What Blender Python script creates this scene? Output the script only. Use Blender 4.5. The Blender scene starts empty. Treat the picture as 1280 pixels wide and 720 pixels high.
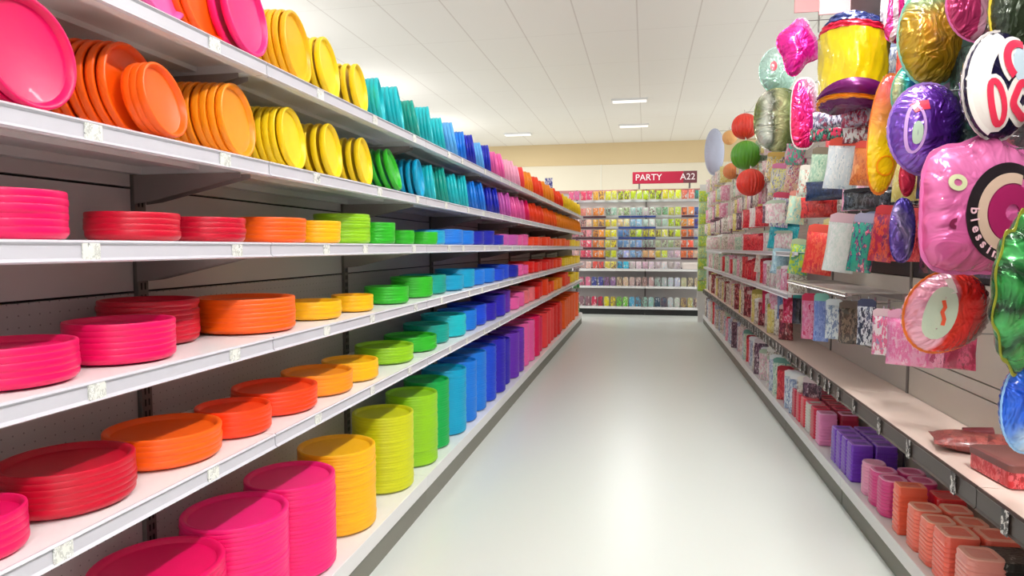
import bpy, bmesh, math, random
from mathutils import Vector, Matrix
random.seed(7)
R = math.radians
C = bpy.context.scene.collection
# ------------------------------------------------------------------ camera
F = 820.0
TH = math.atan(51/820.0)
AZ = math.atan(.2037*math.cos(TH))
CAMZ = 1.15
cd = bpy.data.cameras.new('camera'); cam = bpy.data.objects.new('camera', cd); C.objects.link(cam)
cd.sensor_width = 36; cd.lens = 36*F/1280; cd.clip_start = .02; cd.clip_end = 100
cam.location = (0, 0, CAMZ); cam.rotation_euler = (R(90)-TH, 0, AZ)
bpy.context.scene.camera = cam
RM = cam.rotation_euler.to_matrix(); CP = Vector((0, 0, CAMZ))
def ray(px, py): return RM @ Vector(((px-640)/F, (360-py)/F, -1))
def onx(px, py, x):
    d = ray(px, py); return CP + d*(x/d.x)
def onz(px, py, z):
    d = ray(px, py); return CP + d*((z-CAMZ)/d.z)
def ony(px, py, y):
    d = ray(px, py); return CP + d*(y/d.y)
def depth(p): return (p-CP).dot(RM @ Vector((0, 0, -1)))
def proj(p):
    q = RM.transposed() @ (Vector(p)-CP); return (640+F*q.x/-q.z, 360-F*q.y/-q.z) if q.z < 0 else (-9999, 0)
# ------------------------------------------------------------------ helpers
def lin(c):
    if isinstance(c, str):
        c = c.lstrip('#'); c = [int(c[i:i+2], 16) for i in (0, 2, 4)]
    return tuple(((v/255)/12.92 if v/255 <= .04045 else ((v/255+.055)/1.055)**2.4) for v in c)+(1,)
MC = {}
def mat(name, col, rough=.5, metal=0, coat=0, bump=0, bscale=30, spec=.5, emit=None, trans=0):
    if name in MC: return MC[name]
    m = bpy.data.materials.new(name); m.use_nodes = True; MC[name] = m
    b = m.node_tree.nodes['Principled BSDF']
    b.inputs['Base Color'].default_value = lin(col); b.inputs['Roughness'].default_value = rough
    b.inputs['Metallic'].default_value = metal; b.inputs['Coat Weight'].default_value = coat
    b.inputs['Specular IOR Level'].default_value = spec
    if trans: b.inputs['Transmission Weight'].default_value = trans
    if emit: b.inputs['Emission Color'].default_value = lin(col); b.inputs['Emission Strength'].default_value = emit
    if bump: add_bump(m, bump, bscale)
    return m
def add_bump(m, s, sc, dist=.01, detail=3):
    nt = m.node_tree; N = nt.nodes; L = nt.links
    tc = N.new('ShaderNodeTexCoord'); n = N.new('ShaderNodeTexNoise'); n.inputs['Scale'].default_value = sc
    n.inputs['Detail'].default_value = detail; n.inputs['Distortion'].default_value = 1.0
    bp = N.new('ShaderNodeBump'); bp.inputs['Strength'].default_value = s; bp.inputs['Distance'].default_value = dist
    L.new(tc.outputs['Object'], n.inputs['Vector']); L.new(n.outputs['Fac'], bp.inputs['Height'])
    L.new(bp.outputs['Normal'], N['Principled BSDF'].inputs['Normal'])
def ramp(nt, stops, interp='CONSTANT'):
    r = nt.nodes.new('ShaderNodeValToRGB'); r.color_ramp.interpolation = interp
    e = r.color_ramp.elements
    while len(e) > 1: e.remove(e[-1])
    e[0].position = stops[0][0]; e[0].color = lin(stops[0][1])
    for p, c in stops[1:]:
        q = e.new(p); q.color = lin(c)
    return r
def printmat(cols, scale=28, rough=.3, coat=.3, kind='noise', metal=0):
    """printed film or paper: patches of the given colours in object space"""
    key = 'print_'+'_'.join(cols)+str(scale)+kind+str(metal)
    if key in MC: return MC[key]
    m = mat(key, cols[0], rough, metal, coat); m.name = 'printed film'
    nt = m.node_tree; N = nt.nodes; L = nt.links
    tc = N.new('ShaderNodeTexCoord'); oi = N.new('ShaderNodeObjectInfo')
    ad = N.new('ShaderNodeVectorMath'); ad.operation = 'MULTIPLY_ADD'
    L.new(tc.outputs['Object'], ad.inputs[0]); ad.inputs[1].default_value = (1, 1, 1)
    sc = N.new('ShaderNodeVectorMath'); sc.operation = 'SCALE'; sc.inputs['Scale'].default_value = 37.
    cb = N.new('ShaderNodeCombineXYZ'); L.new(oi.outputs['Random'], cb.inputs[0]); L.new(oi.outputs['Random'], cb.inputs[2])
    L.new(cb.outputs[0], sc.inputs[0]); L.new(sc.outputs[0], ad.inputs[2])
    k = len(cols)
    mp = N.new('ShaderNodeVectorMath'); mp.operation = 'MULTIPLY'; mp.inputs[1].default_value = (1.5, 1, .62); L.new(ad.outputs[0], mp.inputs[0])
    n = N.new('ShaderNodeTexVoronoi'); n.inputs['Scale'].default_value = scale*2.1; n.inputs['Randomness'].default_value = 1
    n3 = N.new('ShaderNodeTexNoise'); n3.inputs['Scale'].default_value = scale*.7; n3.inputs['Detail'].default_value = 6; n3.inputs['Roughness'].default_value = .8
    sp = N.new('ShaderNodeSeparateColor'); L.new(n.outputs['Color'], sp.inputs[0])
    mm = N.new('ShaderNodeMath'); mm.operation = 'MULTIPLY_ADD'; mm.inputs[1].default_value = .35; L.new(sp.outputs[0], mm.inputs[0])
    m2 = N.new('ShaderNodeMath'); m2.operation = 'MULTIPLY_ADD'; m2.inputs[1].default_value = 1.5; m2.inputs[2].default_value = -.42; L.new(n3.outputs['Fac'], m2.inputs[0]); L.new(m2.outputs[0], mm.inputs[2])
    fac = mm.outputs[0]; st = [(0, cols[0])]+[(.5+.34*(i-1)/(k-1), cols[i]) for i in range(1, k)]
    L.new(mp.outputs[0], n3.inputs['Vector'])
    bb = N.new('ShaderNodeBump'); bb.inputs['Strength'].default_value = .5; bb.inputs['Distance'].default_value = .006; n4 = N.new('ShaderNodeTexNoise'); n4.inputs['Scale'].default_value = 38; n4.inputs['Distortion'].default_value = 1.5
    L.new(tc.outputs['Object'], n4.inputs['Vector']); L.new(n4.outputs['Fac'], bb.inputs['Height']); L.new(bb.outputs['Normal'], N['Principled BSDF'].inputs['Normal'])
    L.new(mp.outputs[0], n.inputs['Vector'])
    r = ramp(nt, st); L.new(fac, r.inputs[0]); L.new(r.outputs[0], N['Principled BSDF'].inputs['Base Color'])
    return m
def foilmat(name, stops, axis='z', interp='CONSTANT', wob=.25, rough=.22, metal=.45, crease=.9, span=1.0):
    """metallised balloon film printed in bands: axis z / x / r of the unit-size print"""
    m = mat('foil '+name, stops[0][1], rough, metal, .6); nt = m.node_tree; N = nt.nodes; L = nt.links
    tc = N.new('ShaderNodeTexCoord'); no = N.new('ShaderNodeTexNoise'); no.inputs['Scale'].default_value = 2.2; no.inputs['Detail'].default_value = 3
    L.new(tc.outputs['Generated'], no.inputs['Vector'])
    mp = N.new('ShaderNodeVectorMath'); mp.operation = 'SUBTRACT'; mp.inputs[1].default_value = (.5, .5, .5)
    L.new(tc.outputs['Generated'], mp.inputs[0])
    sx = N.new('ShaderNodeSeparateXYZ'); L.new(mp.outputs[0], sx.inputs[0])
    def M(op, a, b=None):
        q = N.new('ShaderNodeMath'); q.operation = op
        for i, v in enumerate((a, b)):
            if v is None: continue
            if isinstance(v, (int, float)): q.inputs[i].default_value = v
            else: L.new(v, q.inputs[i])
        return q.outputs[0]
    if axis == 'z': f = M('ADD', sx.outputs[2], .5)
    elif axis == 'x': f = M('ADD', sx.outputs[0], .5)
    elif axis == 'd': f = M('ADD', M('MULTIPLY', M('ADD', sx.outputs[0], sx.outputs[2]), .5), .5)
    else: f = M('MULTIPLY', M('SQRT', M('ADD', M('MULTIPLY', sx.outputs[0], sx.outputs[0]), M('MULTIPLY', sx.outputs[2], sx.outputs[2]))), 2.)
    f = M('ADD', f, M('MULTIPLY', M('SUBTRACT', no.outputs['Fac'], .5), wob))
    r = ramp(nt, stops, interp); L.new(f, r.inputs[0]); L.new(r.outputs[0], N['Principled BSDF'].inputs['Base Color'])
    b1 = N.new('ShaderNodeTexNoise'); b1.inputs['Scale'].default_value = 9; b1.inputs['Distortion'].default_value = 2.5
    L.new(tc.outputs['Object'], b1.inputs['Vector'])
    bp = N.new('ShaderNodeBump'); bp.inputs['Strength'].default_value = crease; bp.inputs['Distance'].default_value = .03
    L.new(b1.outputs['Fac'], bp.inputs['Height']); L.new(bp.outputs['Normal'], N['Principled BSDF'].inputs['Normal'])
    return m
class MB:
    def __init__(s): s.v = []; s.f = []; s.mi = []; s.cur = 0
    def add(s, vs, fs):
        o = len(s.v); s.v += [tuple(q) for q in vs]; s.f += [tuple(i+o for i in f) for f in fs]; s.mi += [s.cur]*len(fs)
    def box(s, x0, x1, y0, y1, z0, z1):
        s.add([(x, y, z) for x in (x0, x1) for y in (y0, y1) for z in (z0, z1)],
              [(0, 1, 3, 2), (4, 6, 7, 5), (0, 4, 5, 1), (2, 3, 7, 6), (0, 2, 6, 4), (1, 5, 7, 3)])
    def prism(s, pts, axis, a, b):
        """closed 2-D outline pushed along an axis"""
        n = len(pts)
        def P(p, t): return {'x': (t, p[0], p[1]), 'y': (p[0], t, p[1]), 'z': (p[0], p[1], t)}[axis]
        s.add([P(p, a) for p in pts]+[P(p, b) for p in pts],
              [tuple(range(n))[::-1], tuple(range(n, 2*n))]+[(i, (i+1) % n, n+(i+1) % n, n+i) for i in range(n)])
    def lathe(s, prof, n=32, c=(0, 0, 0)):
        vs = []; fs = []; m = len(prof)
        for r, z in prof:
            for k in range(n):
                a = 2*math.pi*k/n; vs.append((c[0]+r*math.cos(a), c[1]+r*math.sin(a), c[2]+z))
        for i in range(m-1):
            for k in range(n): fs.append((i*n+k, i*n+(k+1) % n, (i+1)*n+(k+1) % n, (i+1)*n+k))
        fs.append(tuple(range(n))[::-1]); fs.append(tuple((m-1)*n+k for k in range(n)))
        s.add(vs, fs)
    def tube(s, a, b, r, n=8):
        a = Vector(a); b = Vector(b); d = (b-a).normalized(); u = d.orthogonal().normalized(); w = d.cross(u)
        vs = [p+(u*math.cos(2*math.pi*k/n)+w*math.sin(2*math.pi*k/n))*r for p in (a, b) for k in range(n)]
        s.add(vs, [(k, (k+1) % n, n+(k+1) % n, n+k) for k in range(n)]+[tuple(range(n))[::-1], tuple(range(n, 2*n))])
    def mesh(s, name, mats, smooth=None):
        me = bpy.data.meshes.new(name); me.from_pydata(s.v, [], s.f)
        for m in (mats if isinstance(mats, (list, tuple)) else [mats]): me.materials.append(m)
        me.polygons.foreach_set('material_index', s.mi)
        bm = bmesh.new(); bm.from_mesh(me); bmesh.ops.recalc_face_normals(bm, faces=bm.faces); bm.to_mesh(me); bm.free()
        if smooth:
            me.polygons.foreach_set('use_smooth', [True]*len(me.polygons)); me.set_sharp_from_angle(angle=R(smooth))
        me.update(); return me
    def build(s, name, mats, parent=None, smooth=None, bevel=0):
        o = bpy.data.objects.new(name, s.mesh(name, mats, smooth)); C.objects.link(o)
        if parent: o.parent = parent
        if bevel:
            b = o.modifiers.new('bevel', 'BEVEL'); b.width = bevel; b.segments = 2; b.limit_method = 'ANGLE'
        return o
def tag(o, label=None, cat=None, group=None, kind=None):
    if label: o['label'] = label
    if cat: o['category'] = cat
    if group: o['group'] = group
    if kind: o['kind'] = kind
    return o
def empty(name, loc=(0, 0, 0), rz=0):
    o = bpy.data.objects.new(name, None); C.objects.link(o); o.location = loc; o.rotation_euler = (0, 0, rz)
    o.empty_display_size = .05; return o
ORD = ['zeroth', 'first', 'second', 'third', 'fourth', 'fifth', 'sixth', 'seventh', 'eighth', 'ninth', 'tenth', 'eleventh', 'twelfth',
       'thirteenth', 'fourteenth', 'fifteenth', 'sixteenth', 'seventeenth', 'eighteenth', 'nineteenth', 'twentieth']
TENS = {2: 'twenty', 3: 'thirty', 4: 'forty', 5: 'fifty', 6: 'sixty'}
def ordw(n): return ORD[n] if n <= 20 else TENS[n//10]+'-'+ORD[n % 10] if n % 10 else {30: 'thirtieth', 40: 'fortieth', 50: 'fiftieth', 60: 'sixtieth'}[n]

# ------------------------------------------------------------------ materials
M_shelf = mat('white enamelled steel', (232, 232, 232), .35)
M_lip = mat('shaded price channel', (204, 202, 210), .35)  # white channel, greyed in colour for the shade on upright front faces
M_rail = mat('dark price channel', (66, 54, 49), .35)
M_kick = mat('grey kick plate', (122, 120, 110), .5)
M_kickd = mat('black kick plate', (22, 24, 24), .5)
M_up = mat('grey steel upright', (120, 114, 110), .45, metal=.3)
M_slot = mat('dark slots', (26, 22, 22), .6)
M_br = mat('bracket steel', (150, 140, 136), .45)
M_dark = mat('charcoal display panel', (38, 34, 36), .6)
M_hook = mat('chromed wire', (190, 190, 190), .25, metal=.9)
M_card = mat('white card', (235, 232, 228), .6)

def pegboard(name, base, hole, pitch=.0254*1.5, rad=.12):
    m = mat(name, base, .55); nt = m.node_tree; N = nt.nodes; L = nt.links
    tc = N.new('ShaderNodeTexCoord'); sc = N.new('ShaderNodeVectorMath'); sc.operation = 'SCALE'; sc.inputs['Scale'].default_value = 1/pitch
    fr = N.new('ShaderNodeVectorMath'); fr.operation = 'FRACTION'; sb = N.new('ShaderNodeVectorMath'); sb.operation = 'SUBTRACT'; sb.inputs[1].default_value = (.5, .5, .5)
    ml = N.new('ShaderNodeVectorMath'); ml.operation = 'MULTIPLY'; ml.inputs[1].default_value = (0, 1, 1)
    ln = N.new('ShaderNodeVectorMath'); ln.operation = 'LENGTH'; lt = N.new('ShaderNodeMath'); lt.operation = 'LESS_THAN'; lt.inputs[1].default_value = rad
    mx = N.new('ShaderNodeMix'); mx.data_type = 'RGBA'; mx.inputs[6].default_value = lin(base); mx.inputs[7].default_value = lin(hole)
    L.new(tc.outputs['Object'], sc.inputs[0]); L.new(sc.outputs[0], fr.inputs[0]); L.new(fr.outputs[0], sb.inputs[0]); L.new(sb.outputs[0], ml.inputs[0])
    L.new(ml.outputs[0], ln.inputs[0]); L.new(ln.outputs['Value'], lt.inputs[0]); L.new(lt.outputs[0], mx.inputs[0]); L.new(mx.outputs[2], N['Principled BSDF'].inputs['Base Color'])
    return m
M_peg = pegboard('white pegboard', (200, 192, 190), (150, 142, 140), .0254, .08)
M_plainback = mat('white back panel', (214, 208, 206), .5)

# ------------------------------------------------------------------ room
HC = 3.48; YB = 15.0
b = MB(); b.box(-6, 6, -4, YB+.2, -.1, 0)
m = mat('polished vinyl floor', (210, 215, 210), .30, spec=.42, bump=.02, bscale=2)
tag(b.build('floor', m), kind='structure')
m = mat('ceiling tiles', (228, 224, 216), .8); nt = m.node_tree; N = nt.nodes; L = nt.links
tc = N.new('ShaderNodeTexCoord'); sx = N.new('ShaderNodeSeparateXYZ'); L.new(tc.outputs['Object'], sx.inputs[0])
def seam(out, pitch, w, off=0):
    a = N.new('ShaderNodeMath'); a.operation = 'ADD'; a.inputs[1].default_value = off+50*pitch; L.new(out, a.inputs[0])
    d = N.new('ShaderNodeMath'); d.operation = 'DIVIDE'; d.inputs[1].default_value = pitch; L.new(a.outputs[0], d.inputs[0])
    f = N.new('ShaderNodeMath'); f.operation = 'FRACT'; L.new(d.outputs[0], f.inputs[0])
    l = N.new('ShaderNodeMath'); l.operation = 'LESS_THAN'; l.inputs[1].default_value = w/pitch; L.new(f.outputs[0], l.inputs[0]); return l.outputs[0]
mxm = N.new('ShaderNodeMath'); mxm.operation = 'MULTIPLY_ADD'; mxm.inputs[1].default_value = .75
yy = N.new('ShaderNodeMath'); yy.operation = 'MULTIPLY'; yy.inputs[1].default_value = .3; L.new(seam(sx.outputs[1], 1.22, .014), yy.inputs[0])
L.new(seam(sx.outputs[0], .61, .014, .12), mxm.inputs[0]); L.new(yy.outputs[0], mxm.inputs[2])
mx = N.new('ShaderNodeMix'); mx.data_type = 'RGBA'; mx.clamp_factor = True; mx.inputs[6].default_value = lin((240, 236, 231)); mx.inputs[7].default_value = lin((212, 204, 198))
L.new(mxm.outputs[0], mx.inputs[0]); L.new(mx.outputs[2], N['Principled BSDF'].inputs['Base Color'])
b = MB(); b.box(-6, 6, -4, YB+.2, HC, HC+.1); tag(b.build('ceiling', m), kind='structure')
b = MB(); b.box(-6, 6, YB, YB+.2, 0, 3.0); tag(b.build('wall_back', mat('cream wall paint', (240, 232, 212), .8)), kind='structure')
b = MB(); b.box(-6, 6, YB-.02, YB+.2, 3.0, HC); tag(b.build('wall_top_shade', mat('tan shade band', (226, 203, 160), .8)), kind='structure')  # shade along the wall top, put in as a tan band
b = MB()
for x in (-3.0, -1.02, 1.7, 4): b.box(x, x+.03, YB-.012, YB, 0, 3.0)
tag(b.build('trim_2', mat('cream joint strip', (244, 240, 226), .8)), kind='structure')

# ------------------------------------------------------------------ left shelving
XL = -.93; XBK = -1.31
SH = {6: .145, 5: .672, 4: .92, 3: 1.16, 2: 1.362, 1: 1.605}
Y0L = -.9; BAY = 1.2; NB = 9
run = empty('shelving_unit', (-1.12, 4.5, 0)); tag(run, 'long white steel shelving unit full of rainbow plates along the left side', 'shelving')
def part(mb, name, m, parent, off, **k):
    o = mb.build(name, m, None, **k); o.parent = parent; o.matrix_parent_inverse = Matrix.Translation(-Vector(off)); return o
LO = (-1.12, 4.5, 0)
M_label = printmat(['#efefe8', '#c9cac4', '#f6f6f2', '#9a9c98'], 60, .4, 0, 'vor')
for i in range(NB):
    y0 = Y0L+i*BAY; y1 = y0+BAY
    b = MB(); g = .006
    b.box(XBK-.02, XBK, y0+.02, y1-.02, .14, 1.03)
    o = part(b, 'back_panel', M_peg, run, LO)
    b = MB(); b.box(XBK-.03, XBK-.021, y0+.001, y1-.001, .02, 1.66); part(b, 'core_panel', M_slot, run, LO)
    b = MB(); b.box(XBK-.02, XBK, y0+.02, y1-.02, 1.036, 1.30); b.box(XBK-.02, XBK, y0+.02, y1-.02, 1.306, 1.66)
    part(b, 'back_panel', M_plainback, run, LO)
    b = MB(); b.box(XBK, XL, y0+.001, y1-.001, .125, SH[6]); b.box(XL-.004, XL+.002, y0+.001, y1-.001, .088, SH[6]+.001)
    part(b, 'bottom_deck', M_shelf, run, LO, bevel=.002)
    b = MB(); b.box(XL-.03, XL-.006, y0+.001, y1-.001, 0, .086); part(b, 'kick_plate', M_kick, run, LO)
    for k in (5, 4, 3, 2, 1):
        z = SH[k]
        b = MB()
        # shelf pan: top sheet, folded return under the front, ribs and price channel
        b.box(XBK+.002, XL, y0+.002, y1-.002, z-.004, z)
        b.box(XL-.03, XL, y0+.002, y1-.002, z-.03, z-.004)
        b.box(XBK+.002, XBK+.03, y0+.002, y1-.002, z-.024, z-.004)
        b.box(-1.15, -1.11, y0+.002, y1-.002, z-.016, z-.004)
        for yy_ in (y0+.002, y1-.014): b.box(XBK+.03, XL-.03, yy_, yy_+.012, z-.024, z-.004)
        s = part(b, 'shelf', M_shelf, run, LO)
        c = MB(); c.prism([(XL+.001, z-.034), (XL+.006, z-.036), (XL+.012, z-.033), (XL+.006, z-.028), (XL+.005, z-.006), (XL+.010, z-.002), (XL+.006, z+.002), (XL+.001, z+.001)], 'y', y0+.002, y1-.002)
        pc = c.build('price_channel', M_lip); pc.parent = s
        if i < 6:
            rr = random.Random(i*17+k)
            for t in (.22, .52, .85):
                yc = y0+BAY*(t+rr.uniform(-.06, .06))
                d = MB(); d.box(XL+.0062, XL+.009, yc-.018, yc+.018, z-.034, z-.003); q = d.build('price_label', M_label); q.parent = s
for i in range(NB+1):
    y = Y0L+i*BAY
    b = MB(); b.box(XBK-.03, XBK+.012, y-.018, y+.018, 0, 1.68); part(b, 'upright', M_up, run, LO)
    b = MB()
    for q in range(48): b.box(XBK+.0115, XBK+.0128, y-.009, y-.004, .17+q*.031, .188+q*.031); b.box(XBK+.0115, XBK+.0128, y+.004, y+.009, .17+q*.031, .188+q*.031)
    part(b, 'upright_slots', M_slot, run, LO)
    if i in (0, NB): continue
    for k in (5, 4, 3, 2, 1):
        z = SH[k]-.025
        b = MB(); b.prism([(XBK+.013, z-.075), (XBK+.06, z-.07), (XL-.06, z-.012), (XL-.06, z-.001), (XBK+.013, z-.001)], 'y', y-.022, y-.019)
        b.prism([(XBK+.013, z-.075), (XBK+.06, z-.07), (XL-.06, z-.012), (XL-.06, z-.001), (XBK+.013, z-.001)], 'y', y+.019, y+.022)
        part(b, 'shelf_bracket', M_br, run, LO)
# rounded end cap of the run
b = MB(); ye = Y0L+NB*BAY+.02
b.prism([(XBK-.03, ye), (XL-.01, ye), (XL-.04, ye+.16), (XL-.12, ye+.26), (XBK-.03, ye+.28)], 'z', .0, .085); part(b, 'end_kick_plate', M_kick, run, LO)
b = MB(); b.prism([(XBK-.03, ye), (XL+.005, ye), (XL-.02, ye+.17), (XL-.10, ye+.28), (XBK-.03, ye+.30)], 'z', .087, .145); part(b, 'end_deck', M_shelf, run, LO)
b = MB(); b.box(XBK-.03, XL-.16, ye, ye+.015, .145, 1.62); part(b, 'end_panel', M_plainback, run, LO)

# ------------------------------------------------------------------ plates
PC = dict(magenta=(232, 0, 92), crimson=(196, 4, 42), hotpink=(246, 22, 120), red=(232, 24, 22), orangered=(252, 66, 14), orange=(255, 98, 8),
          amber=(255, 150, 14), golden=(252, 186, 14), yellow=(252, 214, 20), chartreuse=(208, 212, 14), lime=(146, 204, 22), green=(46, 178, 34), emerald=(4, 168, 72),
          teal=(6, 156, 140), turquoise=(18, 190, 200), cyan=(0, 160, 204), azure=(14, 120, 220), blue=(14, 72, 210), navy=(10, 28, 168), indigo=(40, 26, 176),
          purple=(104, 40, 176), mauve=(206, 90, 180), pink=(240, 96, 170), lightpink=(250, 176, 206), coral=(250, 66, 70), salmon=(246, 120, 130), skyblue=(96, 176, 240))
def pmat(c):
    return mat('plastic '+c, PC[c], .38, coat=.05, bump=.05, bscale=14)
BR = .13
def plate_mb():
    b = MB(); r = BR
    b.lathe([(.001, 0), (.70*r, 0), (.93*r, .0042), (.975*r, .0085), (.997*r, .0125), (r, .0140), (r, .0208), (.990*r, .0232), (.972*r, .0240), (.935*r, .0238), (.905*r, .0215), (.865*r, .0128), (.83*r, .0117), (.001, .0117)], 48)
    return b
PMESH = {}
def plate_mesh(c):
    if c not in PMESH: PMESH[c] = plate_mb().mesh('plate', pmat(c), 35)
    return PMESH[c]
PLATES = []   # (order key, matrix, colour, label, group)
SN = {6: 'bottom left shelf', 5: 'second-lowest left shelf', 4: 'third-lowest left shelf', 3: 'third-highest left shelf', 2: 'second-highest left shelf', 1: 'top left shelf'}
CN = dict(hotpink='hot pink', orangered='orange-red', lightpink='light pink', skyblue='sky blue', golden='golden yellow')
def size_of(loc, r): return r/max(.3, depth(Vector(loc)))
def vis(p):
    x, y = proj(p); return -90 < x < 1370 and -60 < y < 800
SCOUNT = {}; STK = []
def stack(row, x, y, rad, h, c, pitch=.0117):
    n = max(2, round(h/pitch)); z = SH[row]; SCOUNT[row] = SCOUNT.get(row, 0)+1; w = SCOUNT[row]
    rr = random.Random(row*100+w); sx = rad/BR; STK.append((row, x, y, rad, h, c))
    which = 'leftmost stack' if w == 1 else ordw(w)+' stack from left'
    for i in range(n):
        jx, jy = rr.uniform(-.0015, .0015), rr.uniform(-.0015, .0015)
        mt = Matrix.Translation((x+jx, y+jy, z+.0005+i*pitch)) @ Matrix.Rotation(rr.uniform(0, 6.28), 4, 'Z') @ Matrix.Diagonal((sx, sx, 1, 1))
        k = n-i
        nm = 'topmost' if k == 1 else ordw(k)+' from top'
        PLATES.append((size_of((x, y, z+.1), rad), mt, c, f"{CN.get(c, c)} plate, {nm} in {which}, {SN[row]}", f"plates stacked on the {SN[row]}"))
def solve(pl, pr, py, gap):
    """centre and radius of a round stack standing 'gap' behind the shelf edge between two sight lines"""
    a = [math.atan2(-ray(p, py).x, ray(p, py).y) for p in (pl, pr)]
    be = (a[0]+a[1])/2; h = abs(a[0]-a[1])/2
    e = -XL+gap; d = e/(math.sin(be)-math.sin(h)); return -d*math.sin(be), d*math.cos(be), d*math.sin(h)
LASTY = {}; LASTR = {}
def near(row, lst):
    for pl, pr, py, h, c, gap in lst:
        x, y, r = solve(pl, pr, py, gap)
        r = min(r, (-XBK+XL-gap-.016)/2, .122 if row == 5 else .13 if row == 4 else 1)
        ph = math.atan2(-ray(pr, py).x, ray(pr, py).y); e = -XL+gap
        if gap < .06:
            for _ in range(60):
                y = ((e+r)*math.cos(ph)-r)/math.sin(ph)
                if row not in LASTY or y-r >= LASTY[row]+.001: break
                r -= .002
            LASTY[row] = y+r
        else: y = ((e+r)*math.cos(ph)-r)/math.sin(ph)
        x = -(e+r)
        stack(row, x, y, r, h, c)
near(6, [(105, 283, 720, .27, 'magenta', .018), (218, 362, 690, .285, 'hotpink', .018), (305, 420, 640, .285, 'hotpink', .018),
         (372, 470, 590, .275, 'golden', .018), (440, 517, 550, .30, 'chartreuse', .018), (482, 547, 525, .32, 'lime', .018)])
near(5, [(-120, 38, 680, .062, 'magenta', .02), (-10, 172, 620, .07, 'crimson', .02), (108, 279, 580, .062, 'orange', .02), (205, 340, 535, .06, 'orangered', .02),
         (288, 397, 500, .06, 'orangered', .02), (350, 441, 480, .062, 'amber', .02), (396, 473, 460, .062, 'golden', .02), (436, 517, 445, .058, 'lime', .02), (478, 546, 435, .06, 'green', .02)])
near(4, [(-90, 101, 460, .062, 'magenta', .02), (76, 221, 440, .065, 'magenta', .02), (120, 250, 410, .09, 'crimson', .13), (232, 370, 395, .085, 'orange', .02),
         (352, 427, 385, .05, 'golden', .03), (414, 467, 380, .05, 'golden', .03), (455, 511, 375, .055, 'green', .02), (488, 541, 365, .085, 'green', .03)])
near(3, [(-70, 87, 290, .07, 'magenta', .012), (104, 226, 290, .042, 'crimson', .012), (210, 307, 290, .044, 'crimson', .012), (292, 383, 290, .056, 'orange', .012),
         (364, 426, 290, .053, 'golden', .012), (392, 463, 290, .097, 'lime', .035), (448, 494, 290, .07, 'green', .012), (488, 518, 300, .05, 'green', .012), (514, 547, 300, .05, 'green', .012)])
def colmap(m):
    def f(px):
        for e, c in m:
            if px < e: return c
        return m[-1][1]
    return f
CM = {6: colmap([(570, 'emerald'), (593, 'cyan'), (607, 'azure'), (622, 'blue'), (636, 'indigo'), (653, 'purple'), (670, 'pink'), (678, 'magenta'), (691, 'coral'), (704, 'red'), (720, 'orange')]),
      5: colmap([(577, 'teal'), (592, 'turquoise'), (603, 'azure'), (614, 'blue'), (628, 'indigo'), (640, 'purple'), (653, 'pink'), (668, 'salmon'), (681, 'red'), (694, 'orangered'), (702, 'amber'), (711, 'orangered'), (720, 'yellow')]),
      4: colmap([(562, 'teal'), (600, 'cyan'), (622, 'azure'), (640, 'blue'), (650, 'navy'), (664, 'pink'), (690, 'red'), (704, 'orangered'), (720, 'yellow')]),
      3: colmap([(572, 'cyan'), (594, 'azure'), (627, 'navy'), (645, 'mauve'), (663, 'pink'), (690, 'orangered'), (712, 'orange'), (720, 'yellow')])}
FH = {6: [.33, .335, .34, .35, .35, .36], 5: [.085, .10, .105, .12, .11, .14, .15], 4: [.08, .07, .09, .085], 3: [.062, .07, .075, .068, .08]}
for row in (6, 5, 4, 3):
    rad = .122; y = LASTY[row]+rad+.008; k = 0
    while y+rad < Y0L+NB*BAY-.01:
        x = XL-rad-(.018 if k % 3 else .03)
        px = proj((x+rad*.7, y+rad*.6, SH[row]+.1))[0]
        stack(row, x, y, rad*(1 if k % 2 else .94), FH[row][k % len(FH[row])], CM[row](px)); y += 2*rad+.012; k += 1
# standing plates on the two upper shelves: each pile runs back from the shelf edge
def pile(row, px, n, c, D=.18, pitch=.022, gap=.055, front=None, tilt=6, yaw=9, dy=.005, y=None):
    x = XL-gap; py = 150 if row == 2 else 60
    if y is None: y = onx(px, 200, x).y
    SCOUNT[row] = SCOUNT.get(row, 0)+1; w = SCOUNT[row]; rr = random.Random(row*50+w)
    which = 'leftmost pile' if w == 1 else ordw(w)+' pile from left'
    k0 = 0
    def put(xx, yy, rad, c, tl, k):
        s = rad/BR; t = R(tl)
        # plate axis points at the aisle (+X), leaning back; rests on its edge
        mt = Matrix.Translation((xx, yy, SH[row]+.0195*math.sin(t)+rad*math.cos(t)+.0006)) @ Matrix.Rotation(R(yaw), 4, 'Z') @ Matrix.Rotation(math.pi/2-t, 4, 'Y') @ Matrix.Rotation(rr.uniform(0, 6.28), 4, 'Z') @ Matrix.Diagonal((s, s, 1, 1))
        nm = 'frontmost' if k == 1 else ordw(k)+' from front'
        PLATES.append((size_of((xx, yy, SH[row]+.1), rad), mt, c, f"{CN.get(c, c)} plate on edge, {nm} in {which}, {SN[row]}", f"plates standing on the {SN[row]}"))
    if front:
        for q in range(front[1]): put(x+.002-q*.016, y+.012, front[0]/2, c, tilt+5, q+1)
        k0 = front[1]; x -= front[1]*.016+.012
    for i in range(n):
        xx = x-i*pitch
        if xx-.035 < XBK: break
        put(xx, y-i*dy+rr.uniform(-.003, .003), D/2, c, tilt+rr.uniform(-.6, .6), k0+i+1)
pile(2, 30, 3, 'magenta', .175, yaw=4, gap=.03, tilt=4)
pile(2, 190, 17, 'orange', .188, .0165, front=(.148, 3), gap=.035, dy=.0085)
pile(2, 288, 14, 'amber', .176, .0175, dy=.0045)
pile(2, 358, 13, 'yellow', .172, .019)
pile(2, 408, 8, 'yellow', .17, .028)
pile(2, 449, 8, 'yellow', .165, .03)
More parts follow.
